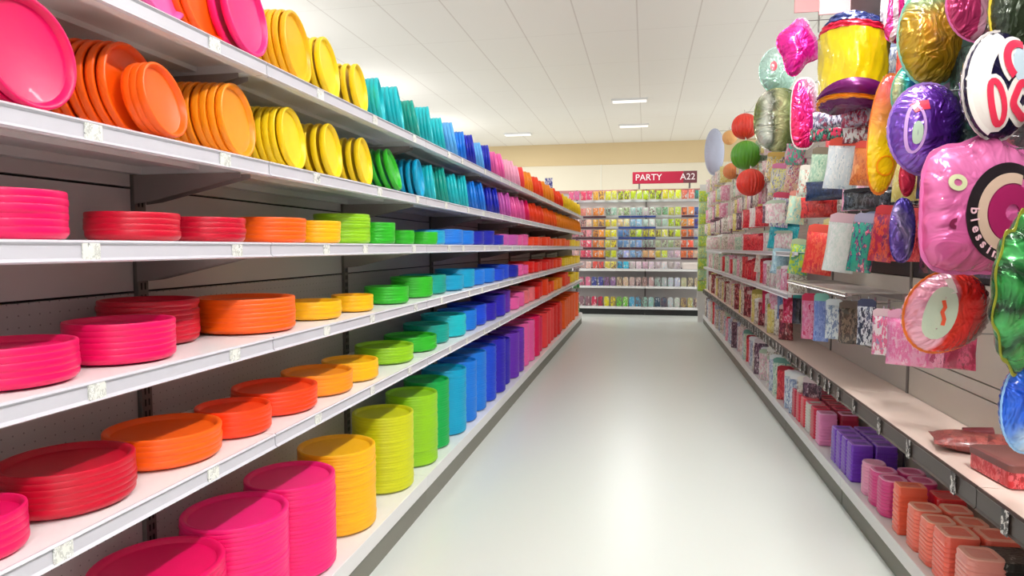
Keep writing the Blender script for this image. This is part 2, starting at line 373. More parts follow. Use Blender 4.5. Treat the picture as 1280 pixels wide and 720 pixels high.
pile(2, 486, 8, 'green', .165, .03, tilt=16)
pile(2, 519, 8, 'cyan', .165, .03)
pile(1, 196, 9, 'pink', .19)
pile(1, 250, 14, 'orange', .20, .0165, gap=.06, dy=.007)
pile(1, 303, 6, 'hotpink', .20, .03, gap=.035, yaw=6)
pile(1, 366, 13, 'golden', .20, .018)
pile(1, 406, 9, 'yellow', .185, .026)
pile(1, 444, 9, 'yellow', .165, .028)
PM = {2: colmap([(545, 'turquoise'), (560, 'teal'), (580, 'turquoise'), (600, 'azure'), (622, 'navy'), (634, 'mauve'), (652, 'pink'), (660, 'magenta'), (678, 'orangered'), (692, 'orange'), (720, 'amber')]),
      1: colmap([(500, 'turquoise'), (512, 'cyan'), (532, 'teal'), (556, 'turquoise'), (566, 'skyblue'), (578, 'azure'), (592, 'navy'), (599, 'skyblue'), (612, 'navy'), (630, 'pink'), (645, 'lightpink'), (653, 'coral'), (664, 'amber'), (676, 'orangered'), (690, 'amber'), (702, 'orangered'), (720, 'yellow')])}
for row, ps in ((2, 519), (1, 444)):
    y = onx(ps, 200, XL-.055).y+.18
    k = 0
    while y < Y0L+NB*BAY-.11:
        px = proj((XL-.055, y, SH[row]+.1))[0]
        pile(row, px, 15, PM[row](px), .176 if k % 2 else .162, .0165, y=y, tilt=7+2*(k % 3), yaw=16, dy=.001); y += .19; k += 1
inview = sorted([p for p in PLATES if vis(p[1].translation)], key=lambda p: -p[0])
solo = inview[:300]; rest = inview[300:]
for s, mt, c, lab, g in solo:
    o = bpy.data.objects.new('plate', plate_mesh(c)); C.objects.link(o); o.matrix_world = mt; tag(o, lab, 'plate', g)
def merge(name, items):
    """the remaining, smallest plates joined into one object"""
    import numpy as np
    tmpl = plate_mb(); V = np.array(tmpl.v); V = np.c_[V, np.ones(len(V))]; lens = [len(f) for f in tmpl.f]; flat = np.array([i for f in tmpl.f for i in f])
    cols = sorted(set(i[2] for i in items)); n = len(items); nv = len(V)
    co = np.concatenate([(V @ np.array(i[1]).T)[:, :3] for i in items])
    loops = np.concatenate([flat+k*nv for k in range(n)]); ll = np.array(lens*n); st = np.r_[0, np.cumsum(ll)[:-1]]
    me = bpy.data.meshes.new(name); me.vertices.add(len(co)); me.vertices.foreach_set('co', co.ravel())
    me.loops.add(len(loops)); me.loops.foreach_set('vertex_index', loops.astype(np.int32))
    me.polygons.add(len(ll)); me.polygons.foreach_set('loop_start', st.astype(np.int32)); me.polygons.foreach_set('loop_total', ll.astype(np.int32))
    for c in cols: me.materials.append(pmat(c))
    me.polygons.foreach_set('material_index', np.repeat([cols.index(i[2]) for i in items], len(lens)).astype(np.int32))
    me.update(calc_edges=True); bm = bmesh.new(); bm.from_mesh(me); bmesh.ops.recalc_face_normals(bm, faces=bm.faces); bm.to_mesh(me); bm.free()
    me.polygons.foreach_set('use_smooth', [True]*len(me.polygons)); me.set_sharp_from_angle(angle=R(35)); me.validate()
    o = bpy.data.objects.new(name, me); C.objects.link(o); return o
if rest: tag(merge('plate', rest), 'distant plates in rainbow order filling the far end of the left shelving', 'plates', kind='stuff')
# small blue sign on the far top of the run
p = onx(686, 232, XL-.2); t = empty('shelf_sign', (XL-.2, p.y, SH[1])); tag(t, 'small blue and white sign card standing above the far left top shelf', 'sign')
b = MB(); b.box(-.004, .004, -.004, .004, 0, .24); b.build('sign_stem', M_hook, t)
b = MB(); b.box(-.045, .045, -.005, -.001, .20, .36); b.build('sign_card', printmat(['#3a48a8', '#e8eaf4', '#5a66c0'], 30), t)

# ------------------------------------------------------------------ right shelving
XR = .868; XRB = 1.12; RO = (1.0, 4.5, 0)
rrun = empty('shelving_unit', RO); tag(rrun, 'long white pegboard shelving unit of party goods and balloons along the right side', 'shelving')
def rp(b, name, m, **k): return part(b, name, m, rrun, RO, **k)
NR = 9; Y0R = -.5
M_tagd = printmat(['#2a2424', '#e8e4e0', '#3a3232', '#8c8480'], 45, .35, 0, 'vor')
M_shelfR = mat('beige shelf top', (234, 212, 200), .4)
M_pegR = pegboard('beige pegboard', (206, 198, 188), (110, 100, 92), .0254, .10)
M_backR = mat('beige back panel', (204, 197, 186), .5)
def rshelf(y0, y1, z, x0, lipm, lip, labels=0, topm=None):
    b = MB(); b.box(x0, XRB-.002, y0+.002, y1-.002, z-.004, z); b.box(x0, x0+.02, y0+.002, y1-.002, z-lip*.7, z-.004); b.box(XRB-.03, XRB-.002, y0+.002, y1-.002, z-.03, z-.004)
    s = rp(b, 'shelf', topm or M_shelfR)
    b = MB(); b.prism([(x0-.001, z+.002), (x0-.006, z+.002), (x0-.009, z-.003), (x0-.006, z-.008), (x0-.006, z-lip+.008), (x0-.011, z-lip+.003), (x0-.006, z-lip), (x0-.001, z-lip)], 'y', y0+.002, y1-.002)
    pc = b.build('price_channel', lipm); pc.parent = s
    for q in range(labels):
        yc = y0+(q+.5)/labels*(y1-y0)+random.uniform(-.03, .03)
        d = MB(); d.box(x0-.0125, x0-.0095, yc-.014, yc+.014, z-lip-.002, z-.002); w = d.build('price_label', M_tagd); w.parent = s
for i in range(NR):
    y0 = Y0R+i*BAY; y1 = y0+BAY
    b = MB(); tall = y0 < 4
    for za, zb_ in ((.13, .64), (.645, .69), (.695, 1.02)): b.box(XRB, XRB+.02, y0+.003, y1-.003, za, zb_)
    rp(b, 'back_panel', M_backR)
    b = MB(); b.box(XRB+.021, XRB+.03, y0+.001, y1-.001, .02, 2.1); rp(b, 'core_panel', M_slot)
    b = MB(); b.box(XRB, XRB+.02, y0+.003, y1-.003, 1.026, 2.75 if tall else 2.1)
    rp(b, 'upper_back_panel', M_dark if tall else M_pegR)
    b = MB(); b.box(XR, XRB, y0+.001, y1-.001, .11, .13); b.box(XR-.004, XR+.004, y0+.001, y1-.001, .078, .131); rp(b, 'bottom_deck', M_shelf, bevel=.002)
    b = MB(); b.box(XR+.004, XR+.02, y0+.004, y1-.004, 0, .077); rp(b, 'kick_plate', M_kick)
    rshelf(y0, y1, .52, XR, M_rail, .062, 4 if i < 3 else 10)
    if y0 >= 4.2:
        rshelf(y0, y1, .86, XR+.0, M_lip, .03, topm=M_shelf); rshelf(y0, y1, 1.12, XR+.03, M_lip, .03, topm=M_shelf)
    elif y0 > 2.5:
        rshelf(y0, y1, .95, XR+.0, M_hook, .02, topm=M_br)
    b = MB(); b.box(XRB-.006, XRB+.03, y0-.016, y0+.002, 0, 2.75 if tall else 2.12); rp(b, 'upright', M_up)
bars = []
# hooks: wire arms reaching out from the pegboard to what hangs on them (each its own part)
NH = [0]
def hook(p):
    if NH[0] >= 96: return
    NH[0] += 1
    b = MB(); b.tube((XRB-.001, p[1], p[2]), (p[0]-.02, p[1], p[2]), .0028, 6); b.tube((p[0]-.02, p[1], p[2]), (p[0]-.025, p[1], p[2]+.02), .0028, 6)
    b.box(XRB-.004, XRB+.001, p[1]-.012, p[1]+.012, p[2]-.02, p[2]+.02)
    rp(b, 'peg_hook', M_hook)

# --- hanging packets
def pillow(w, h, t, nx=8, nz=10, ridge=.0):
    """film bag: bulging in the middle, flat crimped ends"""
    b = MB(); vs = []; fs = []
    for side in (1, -1):
        o = len(vs)
        for j in range(nz+1):
            for i in range(nx+1):
                u = i/nx*2-1; v = j/nz*2-1
                bul = max(0, (1-abs(u)**3.0))**.6*max(0, (1-abs(v)**4.0))**.7
                vs.append((u*w/2*(1-.05*(1-abs(v))), -side*(t/2*bul+.0008+ridge*math.sin(v*21+u*5)*bul), h/2+v*h/2))
        for j in range(nz):
            for i in range(nx):
                a = o+j*(nx+1)+i; fs.append((a, a+1, a+nx+2, a+nx+1))
    n = (nx+1)*(nz+1)
    rim = [i for i in range(nx+1)]+[j*(nx+1)+nx for j in range(1, nz+1)]+[nz*(nx+1)+i for i in range(nx-1, -1, -1)]+[j*(nx+1) for j in range(nz-1, 0, -1)]
    for a, c in zip(rim, rim[1:]+rim[:1]): fs.append((a, c, c+n, a+n))
    b.add(vs, fs); return b
def header(w, z, hh):
    b = MB(); pts = [(-w/2, z), (w/2, z), (w/2, z+hh*.7), (w*.3, z+hh), (-w*.3, z+hh), (-w/2, z+hh*.7)]
    b.prism(pts, 'y', -.0035, .0035); return b
PKG = {}
def packet(px0, px1, py0, py1, X, cols, label, cat='packet', group='packets hanging on the right pegboard', yaw=32, hk=True, scale=34, head=None, t=None, name='hanging_packet', kind='noise', up=None, ridge=0, roll=0):
    pm = onx((px0+px1)/2, (py0+py1)/2, X); d = depth(pm)
    w = (px1-px0)*d/F/math.cos(R(22)); h = (py1-py0)*d/F; z0 = pm.z-h/2
    if up is not None:
        h = h+(z0-up); z0 = up
    w = max(.03, min(w, .30)); big = (py1-py0) > 26
    t = t or min(.05, w*.35)
    o = empty(name, (pm.x, pm.y, z0), -R(yaw)) if big else None
    m = printmat(cols, scale, .28, .4, kind)
    hh = h*.16
    if big:
        pillow(w, h-hh, t, ridge=ridge).build('bag', m, o, smooth=50)
        header(w*.96, h-hh-.002, hh).build('header_card', mat('card '+(head or cols[0]), head or cols[0], .5), o)
    else:
        o = pillow(w, h, t, 6, 6).build(name, m, None, smooth=50); o.location = (pm.x, pm.y, z0); o.rotation_euler = (0, 0, -R(yaw))
    o.rotation_euler[1] = R(roll)
    tag(o, label, cat, group)
    if hk and big: hook((pm.x+.03, pm.y, z0+h-.012))
    return o
W_ = '#eef2f2'
P_ = packet
G1 = 'packets hanging in the lowest right pegboard row'; G2 = 'packets on the middle right shelf'; G3 = 'packets hanging above the middle right shelf'; G4 = 'packets hanging high on the right pegboard'
# row below the middle shelf
for a, b_, c0, c1, X, cols, lab, hd in [
    (953, 963, 362, 392, .93, ['#c81440', '#e03060'], 'narrow crimson packet hanging left of the striped pink packet', '#d01848'),
    (962, 975, 363, 397, .93, ['#f0a0b8', '#f8d0dc', '#e86a90'], 'pale pink speckled packet between crimson packet and blue packet', '#f2b0c4'),
    (972, 984, 364, 399, .95, ['#5a7aa8', '#8aa4c8'], 'dusty blue packet hanging among pink and crimson packets', '#7088b0'),
    (979, 993, 364, 404, .93, ['#c01038', '#e84070', '#f0b0c0'], 'crimson and pink patterned packet left of the black one', '#c01038'),
    (991, 1001, 366, 405, .96, ['#201c2a', '#40384a'], 'narrow black packet beside the teal-headed gift bag', '#2a8a80'),
    (1003, 1020, 366, 424, .93, ['#f07aa8', '#f6a8c8', '#e0246a'], 'pink packet with red band under teal header', '#e0305a'),
    (1018, 1035, 366, 427, .93, ['#7890d8', '#9aaee8', '#6078c8'], 'periwinkle blue packet beside the pink one with red band', '#8fd0c4'),
    (1033, 1052, 373, 424, .93, ['#dde6ee', '#7a90b8', '#f4f6f8'], 'white and blue striped packet hanging left of brown packets', '#e6ecf2'),
    (1050, 1074, 376, 430, .95, ['#4a3c34', '#8a7464', '#241e20'], 'dark brown speckled packet hanging in the low row', '#6a5a50'),
    (1073, 1093, 373, 432, .93, ['#2c3350', '#d8dce6', '#586080'], 'navy packet with white speckles hanging in the low row', '#3a4262'),
    (1092, 1112, 385, 444, .92, ['#f2e6ec', '#e86a9a', '#9aa0c0'], 'white packet with pink and blue print, second left of pink bag', '#f4d6e0'),
    (1106, 1121, 386, 444, .96, ['#a80c38', '#c81c50'], 'dark crimson packet tucked behind the white printed one', '#b01040'),
    (1113, 1163, 386, 458, .93, ['#f2a4cc', '#ee7ab4', '#f8c6de'], 'large glossy pink bag hanging lowest on right pegboard', '#f0b0d0'),
    (1164, 1186, 405, 460, 1.0, ['#e880a8', '#f0a0c0', '#b03868'], 'medium pink packet right of the large glossy pink bag', '#e890b0'),
    (1184, 1216, 412, 462, 1.0, ['#a01c44', '#c84068', '#7c1030'], 'dark rose boxed packet below the red balloon', '#a82048')]:
    P_(a, b_, c0, c1, X, cols, lab, group=G1, head=hd)
# upper rows, near part
for a, b_, c0, c1, X, cols, lab, hd, g in [
    (943, 962, 300, 341, .93, ['#e6dcc8', '#f4eee2', '#c89a88'], 'cream packet at the left end of the middle shelf', '#e8e0d4', G2),
    (960, 994, 276, 312, .95, ['#18a8b8', '#46c8d0', '#0c7c96'], 'turquoise fluffy packet above the pale blue packet', '#208090', G3),
    (963, 987, 310, 343, .92, ['#a8d0dc', '#c8e4ec', '#78aac0'], 'pale blue packet standing under the turquoise one', '#b0d4e0', G2),
    (985, 1007, 298, 343, .92, ['#c8e028', '#58b8a0', '#e4ec80'], 'lime and teal patterned packet left of the red-orange one', '#b8c8a0', G2),
    (1004, 1037, 280, 343, .92, ['#f03c38', '#f8684c', '#e0203c'], 'red-orange packet leaning on the middle shelf', '#f05848', G2),
    (1030, 1064, 266, 340, .90, ['#f2f6f4', '#e4eeea', '#fafafa'], 'plain white packet standing in middle shelf row', '#f0c8d4', G2),
    (1060, 1087, 266, 340, .92, ['#189c84', '#2c3c70', '#e0607c', '#e8ecee'], 'teal and navy printed packet right of the plain white packet', '#a8a8c4', G2),
    (1087, 1112, 256, 327, .94, ['#b01848', '#e05030', '#7c1c58'], 'magenta and orange packet left of the purple balloon', '#c83038', G3),
    (962, 984, 240, 284, .92, ['#e8ece0', '#b4a8d8', '#5c6488', '#f4f4ee'], 'white and lilac packet above the turquoise packet', '#d04060', G3),
    (983, 1004, 238, 280, .93, ['#bce0c8', '#f0e4b8', '#88c8c4'], 'pale green and cream packet right of white and lilac packet', '#d88878', G3),
    (1003, 1044, 246, 272, .95, ['#c82428', '#e84840', '#8c1820'], 'red confetti packet under the long navy packets', '#b02024', G3),
    (1010, 1064, 226, 250, .97, ['#1c2848', '#2c3c64', '#101828'], 'long navy packet below the white one with snow print', '#202c50', G3),
    (1058, 1114, 234, 262, .97, ['#22242e', '#565c68', '#14141c'], 'long black packet left of the yellow balloon', '#282a34', G3),
    (961, 983, 204, 245, .92, ['#c8c4b8', '#e8e070', '#6870a0', '#f0e8e4'], 'grey packet with yellow flecks above the white and lilac packet', '#d878a0', G4),
    (980, 1002, 196, 240, .93, ['#d8b090', '#b83c68', '#f0e4d8', '#5c4468'], 'tan and purple printed packet left of the pale green one', '#c04878', G4),
    (1010, 1032, 184, 238, .92, ['#a8ccb0', '#d0e4c8', '#7cb494'], 'pale green leafy packet left of white snow packet', '#90806c', G4),
    (1031, 1068, 172, 236, .90, ['#e4eef4', '#f6fafc', '#b8ccdc'], 'white packet with pale blue print beside the orange one', '#e8503c', G4),
    (1064, 1090, 176, 232, .93, ['#e0803c', '#c8602c', '#f0a058'], 'orange packet between the white packet and yellow balloon', '#e04c40', G4),
    (981, 1004, 180, 206, .93, ['#58c0a0', '#e04c90', '#f4d0dc'], 'small green and pink packet below the tall magenta balloon', '#48b090', G4),
    (956, 980, 190, 226, .93, ['#f0cc60', '#f4e8d0', '#5c4c60'], 'yellow and cream packet under the olive balloon', '#e8c060', G4),
    (1018, 1060, 138, 160, .95, ['#d8d4e4', '#5c5878', '#a83058'], 'white and violet patterned packet under the yellow drum balloon', '#d0c8dc', G4),
    (1054, 1094, 134, 158, .97, ['#c8c0d4', '#b82850', '#4c4468'], 'violet and red patterned packet right under the drum balloon', '#c0b4cc', G4),
    (1014, 1058, 158, 176, .97, ['#d83058', '#1c2c2c', '#58a890'], 'red and dark green strip packet above white snow packet', '#c82c50', G4),
    (1056, 1094, 158, 178, .97, ['#e8e4e4', '#9c2038', '#282428'], 'white and maroon strip packet above the orange packet', '#e0dcdc', G4),
    (996, 1014, 206, 246, .94, ['#e8e4d4', '#c0d8c8', '#cc5c48'], 'pale packet with red fleck left of the leafy green one', '#e0d8cc', G4)]:
    P_(a, b_, c0, c1, X, cols, lab, group=g, head=hd, roll=0 if b_-a > c1-c0 else 7)
# dark stock hanging behind the balloons at the near end
k = 0
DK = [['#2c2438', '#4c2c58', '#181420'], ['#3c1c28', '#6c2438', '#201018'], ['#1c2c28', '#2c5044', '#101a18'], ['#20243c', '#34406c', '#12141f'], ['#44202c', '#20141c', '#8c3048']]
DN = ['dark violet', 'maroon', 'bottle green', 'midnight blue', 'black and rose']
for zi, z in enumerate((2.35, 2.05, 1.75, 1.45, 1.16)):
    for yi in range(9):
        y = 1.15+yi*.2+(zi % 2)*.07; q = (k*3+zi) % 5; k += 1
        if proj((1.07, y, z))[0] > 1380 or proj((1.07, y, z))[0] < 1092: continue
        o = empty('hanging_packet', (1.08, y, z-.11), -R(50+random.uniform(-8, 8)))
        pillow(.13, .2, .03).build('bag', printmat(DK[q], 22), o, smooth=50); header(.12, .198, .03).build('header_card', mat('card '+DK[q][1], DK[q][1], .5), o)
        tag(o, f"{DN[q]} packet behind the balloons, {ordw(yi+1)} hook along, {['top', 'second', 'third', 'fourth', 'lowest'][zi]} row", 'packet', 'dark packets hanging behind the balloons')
# far part of the right wall, generated in rows
FP = [(['#f0ece4', '#e8b8c4', '#b8c8b0'], 'cream'), (['#d82838', '#f05858', '#b01028'], 'red'), (['#e88cb0', '#f4bcd0', '#fff0f4'], 'pink'), (['#d8e0e8', '#8c9cc0', '#f4f6f8'], 'pale blue'),
      (['#ece8dc', '#a89888', '#f8f4ec'], 'beige'), (['#b8d8c0', '#e8f0dc', '#70a898'], 'mint'), (['#503848', '#8c6478', '#e0d0d4'], 'plum'), (['#e8d878', '#f4eca8', '#b8a848'], 'pale yellow'), (['#6c2830', '#b84c54', '#e0c0b8'], 'brown-red')]
rowsF = [(1.93, .19, 'top', .93, 5.35, 10.1), (1.71, .18, 'second', .93, 5.15, 10.1), (1.50, .18, 'third', .92, 5.0, 10.1), (1.31, .17, 'fourth', .92, 4.9, 10.1), (1.1225, .165, 'fifth', .945, 4.95, 10.1),
         (.8625, .2, 'sixth', .93, 4.4, 10.1), (.5225, .27, 'seventh', .93, 4.7, 10.1), (.1325, .29, 'bottom', .915, 3.98, 10.1)]
seqs = {0: [7, 0, 5, 4, 0], 1: [0, 5, 7, 4, 2, 0], 2: [4, 6, 0, 2, 7], 3: [0, 0, 6, 7, 4], 4: [0, 5, 0, 4, 0, 0], 5: [4, 1, 2, 0, 5, 0], 6: [8, 8, 4, 7, 0, 4], 7: [6, 4, 3, 3, 2, 1, 5, 3, 0, 4, 0, 3]}
rf = random.Random(3); SMALL = []
for zi, (z, zn) in enumerate(((1.86, 'top'), (1.60, 'second'), (1.34, 'third'), (1.09, 'lowest'))):
    for yi in range(4):
        cols, cn = FP[(zi*3+yi*2+1) % 9]; o = empty('hanging_packet', (1.065, 3.0+yi*.36, z), -R(48))
        pillow(.15, .2, .03).build('bag', printmat(cols, 30), o, smooth=50); header(.14, .198, .03).build('header_card', mat('card '+cols[1], cols[1], .5), o)
        tag(o, f"half-hidden {cn} packet close to the pegboard, {ordw(yi+1)} along, {zn} of four rows", 'packet', 'half-hidden packets close to the right pegboard')
for ri, (z, h, rn, X, ya, yb) in enumerate(rowsF):
    y = ya; k = 0; sq = seqs[ri]
    while y < yb:
        ci = sq[k % len(sq)]
        if ri < 6 and 5.3 < y < 6.6 and ri > 2 and rf.random() < .6: ci = 1
        cols, cn = FP[ci]
        w = rf.uniform(.10, .17) if ri < 5 else rf.uniform(.085, .13); hh = h*rf.uniform(.78, 1.03); zz = z+(h-hh if ri < 4 else 0)
        xx = X+rf.uniform(-.03, .03) if ri < 5 else X+rf.uniform(0, .03)
        if ri < 3 and y < 8.2: xx = 1.035
        SMALL.append((y, xx, zz, w, hh, cols, cn, ri, rn, k)); y += w*.72+rf.uniform(.03, .06); k += 1
loose = sorted([q for q in SMALL if q[7] < 5], key=lambda q: q[0]); few = set(map(id, loose[:34])); rest_s = []
for q in SMALL:
    y, xx, zz, w, hh, cols, cn, ri, rn, k = q
    if ri < 5 and id(q) not in few: rest_s.append(q); continue
    yaw = R(38) if ri < 5 else R(30)
    b = pillow(w, hh, .035, 6, 6, .0015); nm = 'hanging_packet' if ri < 5 else 'shelf_packet'  # shelf rows are the same small packets, set standing
    if ri >= 5 and y < 6.2 or ri < 5 and y < 5.6:
        o = empty(nm, (xx, y, zz), -yaw)
        pillow(w, hh*.86, .035, 6, 6, .0015).build('bag', printmat(cols, 36), o, smooth=50); header(w*.95, hh*.855, hh*.14).build('header_card', mat('card '+cols[-1], cols[-1], .5), o)
    else:
        o = b.build(nm, printmat(cols, 36), None, smooth=50); o.location = (xx, y, zz); o.rotation_euler = (0, 0, -yaw)
    if ri < 5: tag(o, f"small {cn} packet, {ordw(k+1)} along {rn} far row of right shelving", 'packet', 'small packets on the far right shelving')
    else: tag(o, f"small {cn} bag, {ordw(k+1)} along the {['upper', 'middle', 'lowest'][ri-5]} shelf of far right shelving", 'bag', 'small bags standing on the far right shelves')
big = MB(); mats_ = []; keys = []
for y, xx, zz, w, hh, cols, cn, ri, rn, k in rest_s:
    kk = '_'.join(cols)
    if kk not in keys: keys.append(kk); mats_.append(printmat(cols, 36))
    big.cur = keys.index(kk); p_ = pillow(w, hh, .035, 5, 5); M4 = Matrix.Translation((xx, y, zz)) @ Matrix.Rotation(-R(38), 4, 'Z')
    big.add([M4 @ Vector(v) for v in p_.v], p_.f)
tag(big.build('hanging_packet', mats_, None, smooth=50), 'distant mixed packets covering the far end of the right pegboard', 'packets', kind='stuff')
# yellow-green strip of small packets at the far end
pc = onx(881, 280, .80)
for i in range(9):
    z = 2.0-i*.17
    o = pillow(.13, .16, .04, 6, 6).build('hanging_packet', printmat([['#d4e440', '#88c868', '#f4f4a0'], ['#a8d8b0', '#e8ec90', '#48a090']][i % 2], 30), None, smooth=50)
    o.location = (.85, 10.38, z-.16); tag(o, f"yellow-green packet on end strip at far right, {ordw(i+1)} from the top", 'packet', 'yellow-green packets on the far end strip')
b = MB(); b.box(.78, .92, 10.40, 10.405+.02, .2, 2.02); b.box(.80, XRB+.02, 10.42, 10.44, 0, 2.1); rp(b, 'end_panel', M_shelf)

# --- packs standing on the right deck
def rsq(hw, hd, r, z, n=5):
    pts = []
    for cx, cy, a0 in ((hw-r, hd-r, 0), (-hw+r, hd-r, 90), (-hw+r, -hd+r, 180), (hw-r, -hd+r, 270)):
        for k in range(n+1):
            a = R(a0+90*k/n); pts.append((cx+r*math.cos(a), cy+r*math.sin(a), z))
    return pts
def loft(rings):
    b = MB(); n = len(rings[0]); vs = [p for r in rings for p in r]; fs = []
    for i in range(len(rings)-1):
        for k in range(n): fs.append((i*n+k, i*n+(k+1) % n, (i+1)*n+(k+1) % n, (i+1)*n+k))
    fs.append(tuple(range(n))[::-1]); fs.append(tuple((len(rings)-1)*n+k for k in range(n))); b.add(vs, fs); return b
def pack_parts(w, d, h, r, ridges=9):
    rg = [rsq(w*.485, d*.485, r, 0)]
    for i in range(ridges):
        z0 = h*.86*i/ridges; z1 = h*.86*(i+1)/ridges
        rg += [rsq(w/2, d/2, r, z0+(z1-z0)*.2), rsq(w/2, d/2, r, z0+(z1-z0)*.75), rsq(w/2-.0022, d/2-.0022, r, z1)]
    rg += [rsq(w*.49, d*.49, r, h*.95), rsq(w*.46, d*.46, r, h*.985)]
    body = loft(rg)
    cap = loft([rsq(w*.47, d*.47, r, h*.975), rsq(w*.46, d*.46, r, h), rsq(w*.34, d*.34, r*.7, h), rsq(w*.31, d*.31, r*.6, h-.006), rsq(w*.05, d*.05, r*.1, h-.006)])
    return body, cap
PKM = {}
def deckpack(x, y, w, h, c, capc, label, group, rnd=.012, z=.1315, name='party_pack', yaw=0, d=None):
    key = (w, h, c, capc, rnd, d)
    if key not in PKM:
        bo, ca = pack_parts(w, d or w, h, rnd)
        PKM[key] = (bo.mesh('pack_body', mat('wrapped '+c, c, .3, coat=.5, bump=.25, bscale=40), 40), ca.mesh('pack_lid', mat('lid '+capc, capc, .28, coat=.5, bump=.2, bscale=40), 40))
    o = empty(name, (x, y, z), yaw)
    for nm, me in zip(('pack_body', 'pack_lid'), PKM[key]):
        q = bpy.data.objects.new(nm, me); C.objects.link(q); q.parent = o
    tag(o, label, 'pack', group); return o
rx = ['aisle', 'middle', 'back']
def grid(y0, ny, dy, nx, w, h, c, capc, cn, group, rnd=.012, x0=.935, hj=0, d=None):
    for i in range(ny):
        for j in range(nx):
            pos = 'nearest the viewer' if i == 0 else ordw(i+1)+' from the viewer'
            deckpack(x0+j*(w+.006), y0+i*dy, w, h*(1-hj*((i+j) % 2)), c if (j == 0 or i == 0) else c, capc, f"{cn} in the {rx[j]} row, {pos}, on bottom right shelf", group, rnd, d=d)
yp = onz(1132, 643, .13).y-.06
grid(onz(1075, 605, .13).y+.05, 4, .083, 2, .09, .165, '#7030c4', '#ac74f0', 'purple square pack', 'purple packs on the bottom right shelf', .008, .93, d=.075)
grid(yp+.05, 2, .1, 2, .094, .14, '#e03c8c', '#ffa8d4', 'rose pink rounded pack', 'pink packs on the bottom right shelf', .03, .935)
deckpack(.935, yp+.26, .085, .135, '#f2a0c4', '#f8b8d8', 'pale pink pack behind the rose pink packs on bottom right shelf', 'pink packs on the bottom right shelf', .03)
yc = onz(1184, 720, .13).y-.03
grid(yc+.0, 1, .1, 2, .1, .155, '#fa705c', '#ffb49c', 'coral front pack', 'coral packs on the bottom right shelf', .014, .94)
grid(yc+.115, 2, .105, 2, .088, .145, '#fa7860', '#ffbea6', 'light coral pack', 'coral packs on the bottom right shelf', .02, .935)
deckpack(.935, yc+.345, .095, .175, '#f86a4c', '#ff906c', 'tall coral square pack right behind the light coral packs', 'coral packs on the bottom right shelf', .006, d=.06)
deckpack(1.05, yc+.335, .1, .15, '#e0202c', '#f03c3c', 'bright red pack standing behind the coral packs', 'red packs on the bottom right shelf', .02)
deckpack(1.065, yc+.0, .07, .15, '#d83040', '#f0605c', 'red pack squeezed against back panel beside coral front pack', 'red packs on the bottom right shelf', .015) if False else None
deckpack(.945, yc-.135, .1, .15, '#f0988c', '#f8b4a4', 'pale coral pack beside the black box at the photo edge', 'coral packs on the bottom right shelf', .02)
# black window box
o = empty('gift_box', (1.03, yc-.12, .1315), R(4)); tag(o, 'black square box with silver streaked lid on the bottom right shelf', 'box')
b = MB(); b.box(-.052, .052, -.055, .055, 0, .125); b.build('box_body', mat('black carton', (26, 24, 24), .4), o, bevel=.004)
b = MB(); b.box(-.055, .055, -.058, .058, .12, .145); b.build('box_lid', printmat(['#161414', '#2c2a2a', '#8c8c88'], 16, .3), o, bevel=.004)
# red and pink packs further back
yq = onz(1056, 575, .13).y
RP = [('#e6e4e0', '#e88c9c', 'white pack with rose lid'), ('#d42040', '#f05070', 'red pack'), ('#f0a8cc', '#f8c4de', 'pale pink pack'), ('#c81c3c', '#e84060', 'crimson pack')]
yq = onz(1040, 563, .13).y
for i, (cc, cp_, cn, dy) in enumerate([('#f08ec4', '#fab6e0', 'light orchid pack', .05), ('#d62048', '#f64a70', 'ruby red pack', .165), ('#dcdcd4', '#f46a84', 'grey-white pack with rose lid', .28), ('#ea4050', '#fc6c78', 'warm red pack', .395), ('#e82c4a', '#fc6484', 'bright rose red pack', .51), ('#d8304c', '#f4708c', 'dull rose pack', .625)]):
    for j in range(2):
        deckpack(.93+j*.1, yq+dy+.06, .088, .165, cc if j == 0 else '#b01840', cp_, f"{cn} in the {rx[j]} row behind purple packs on bottom right shelf", 'red and pink packs behind the purple ones', .012)
# goods on the middle-lower shelf at the right edge
p = onz(1240, 580, .52)
o = empty('soft_pouch', (1.02, p.y+.12, .521), R(-15)); tag(o, 'brownish red soft pouch lying flat on the lower right shelf', 'pouch')
b = pillow(.26, .15, .05, 12, 8, .002)
q = b.build('pouch_body', printmat(['#8c3c38', '#a85048', '#6c2c2c'], 16, .35), o, smooth=50); q.rotation_euler = (R(-90), 0, 0); q.location = (0, -.07, .027)
b = MB(); b.tube((-.04, .05, .04), (.04, .05, .05), .018, 10); b.build('pouch_knot', mat('maroon cloth', (110, 24, 34), .6), o, smooth=40)
o = empty('candy_box', (.985, p.y-.13, .521), R(6)); tag(o, 'red carton with dark lid on the lower right shelf at photo edge', 'box')
b = loft([rsq(.055, .085, .012, 0), rsq(.062, .092, .014, .004), rsq(.062, .092, .014, .05)]); b.build('box_tray', printmat(['#c8202c', '#e06068', '#a01420'], 40), o, smooth=40)
b = loft([rsq(.064, .094, .014, .046), rsq(.064, .094, .014, .064), rsq(.060, .090, .014, .067)]); b.build('box_lid', mat('dark red lid', (120, 70, 66), .35), o, smooth=40)

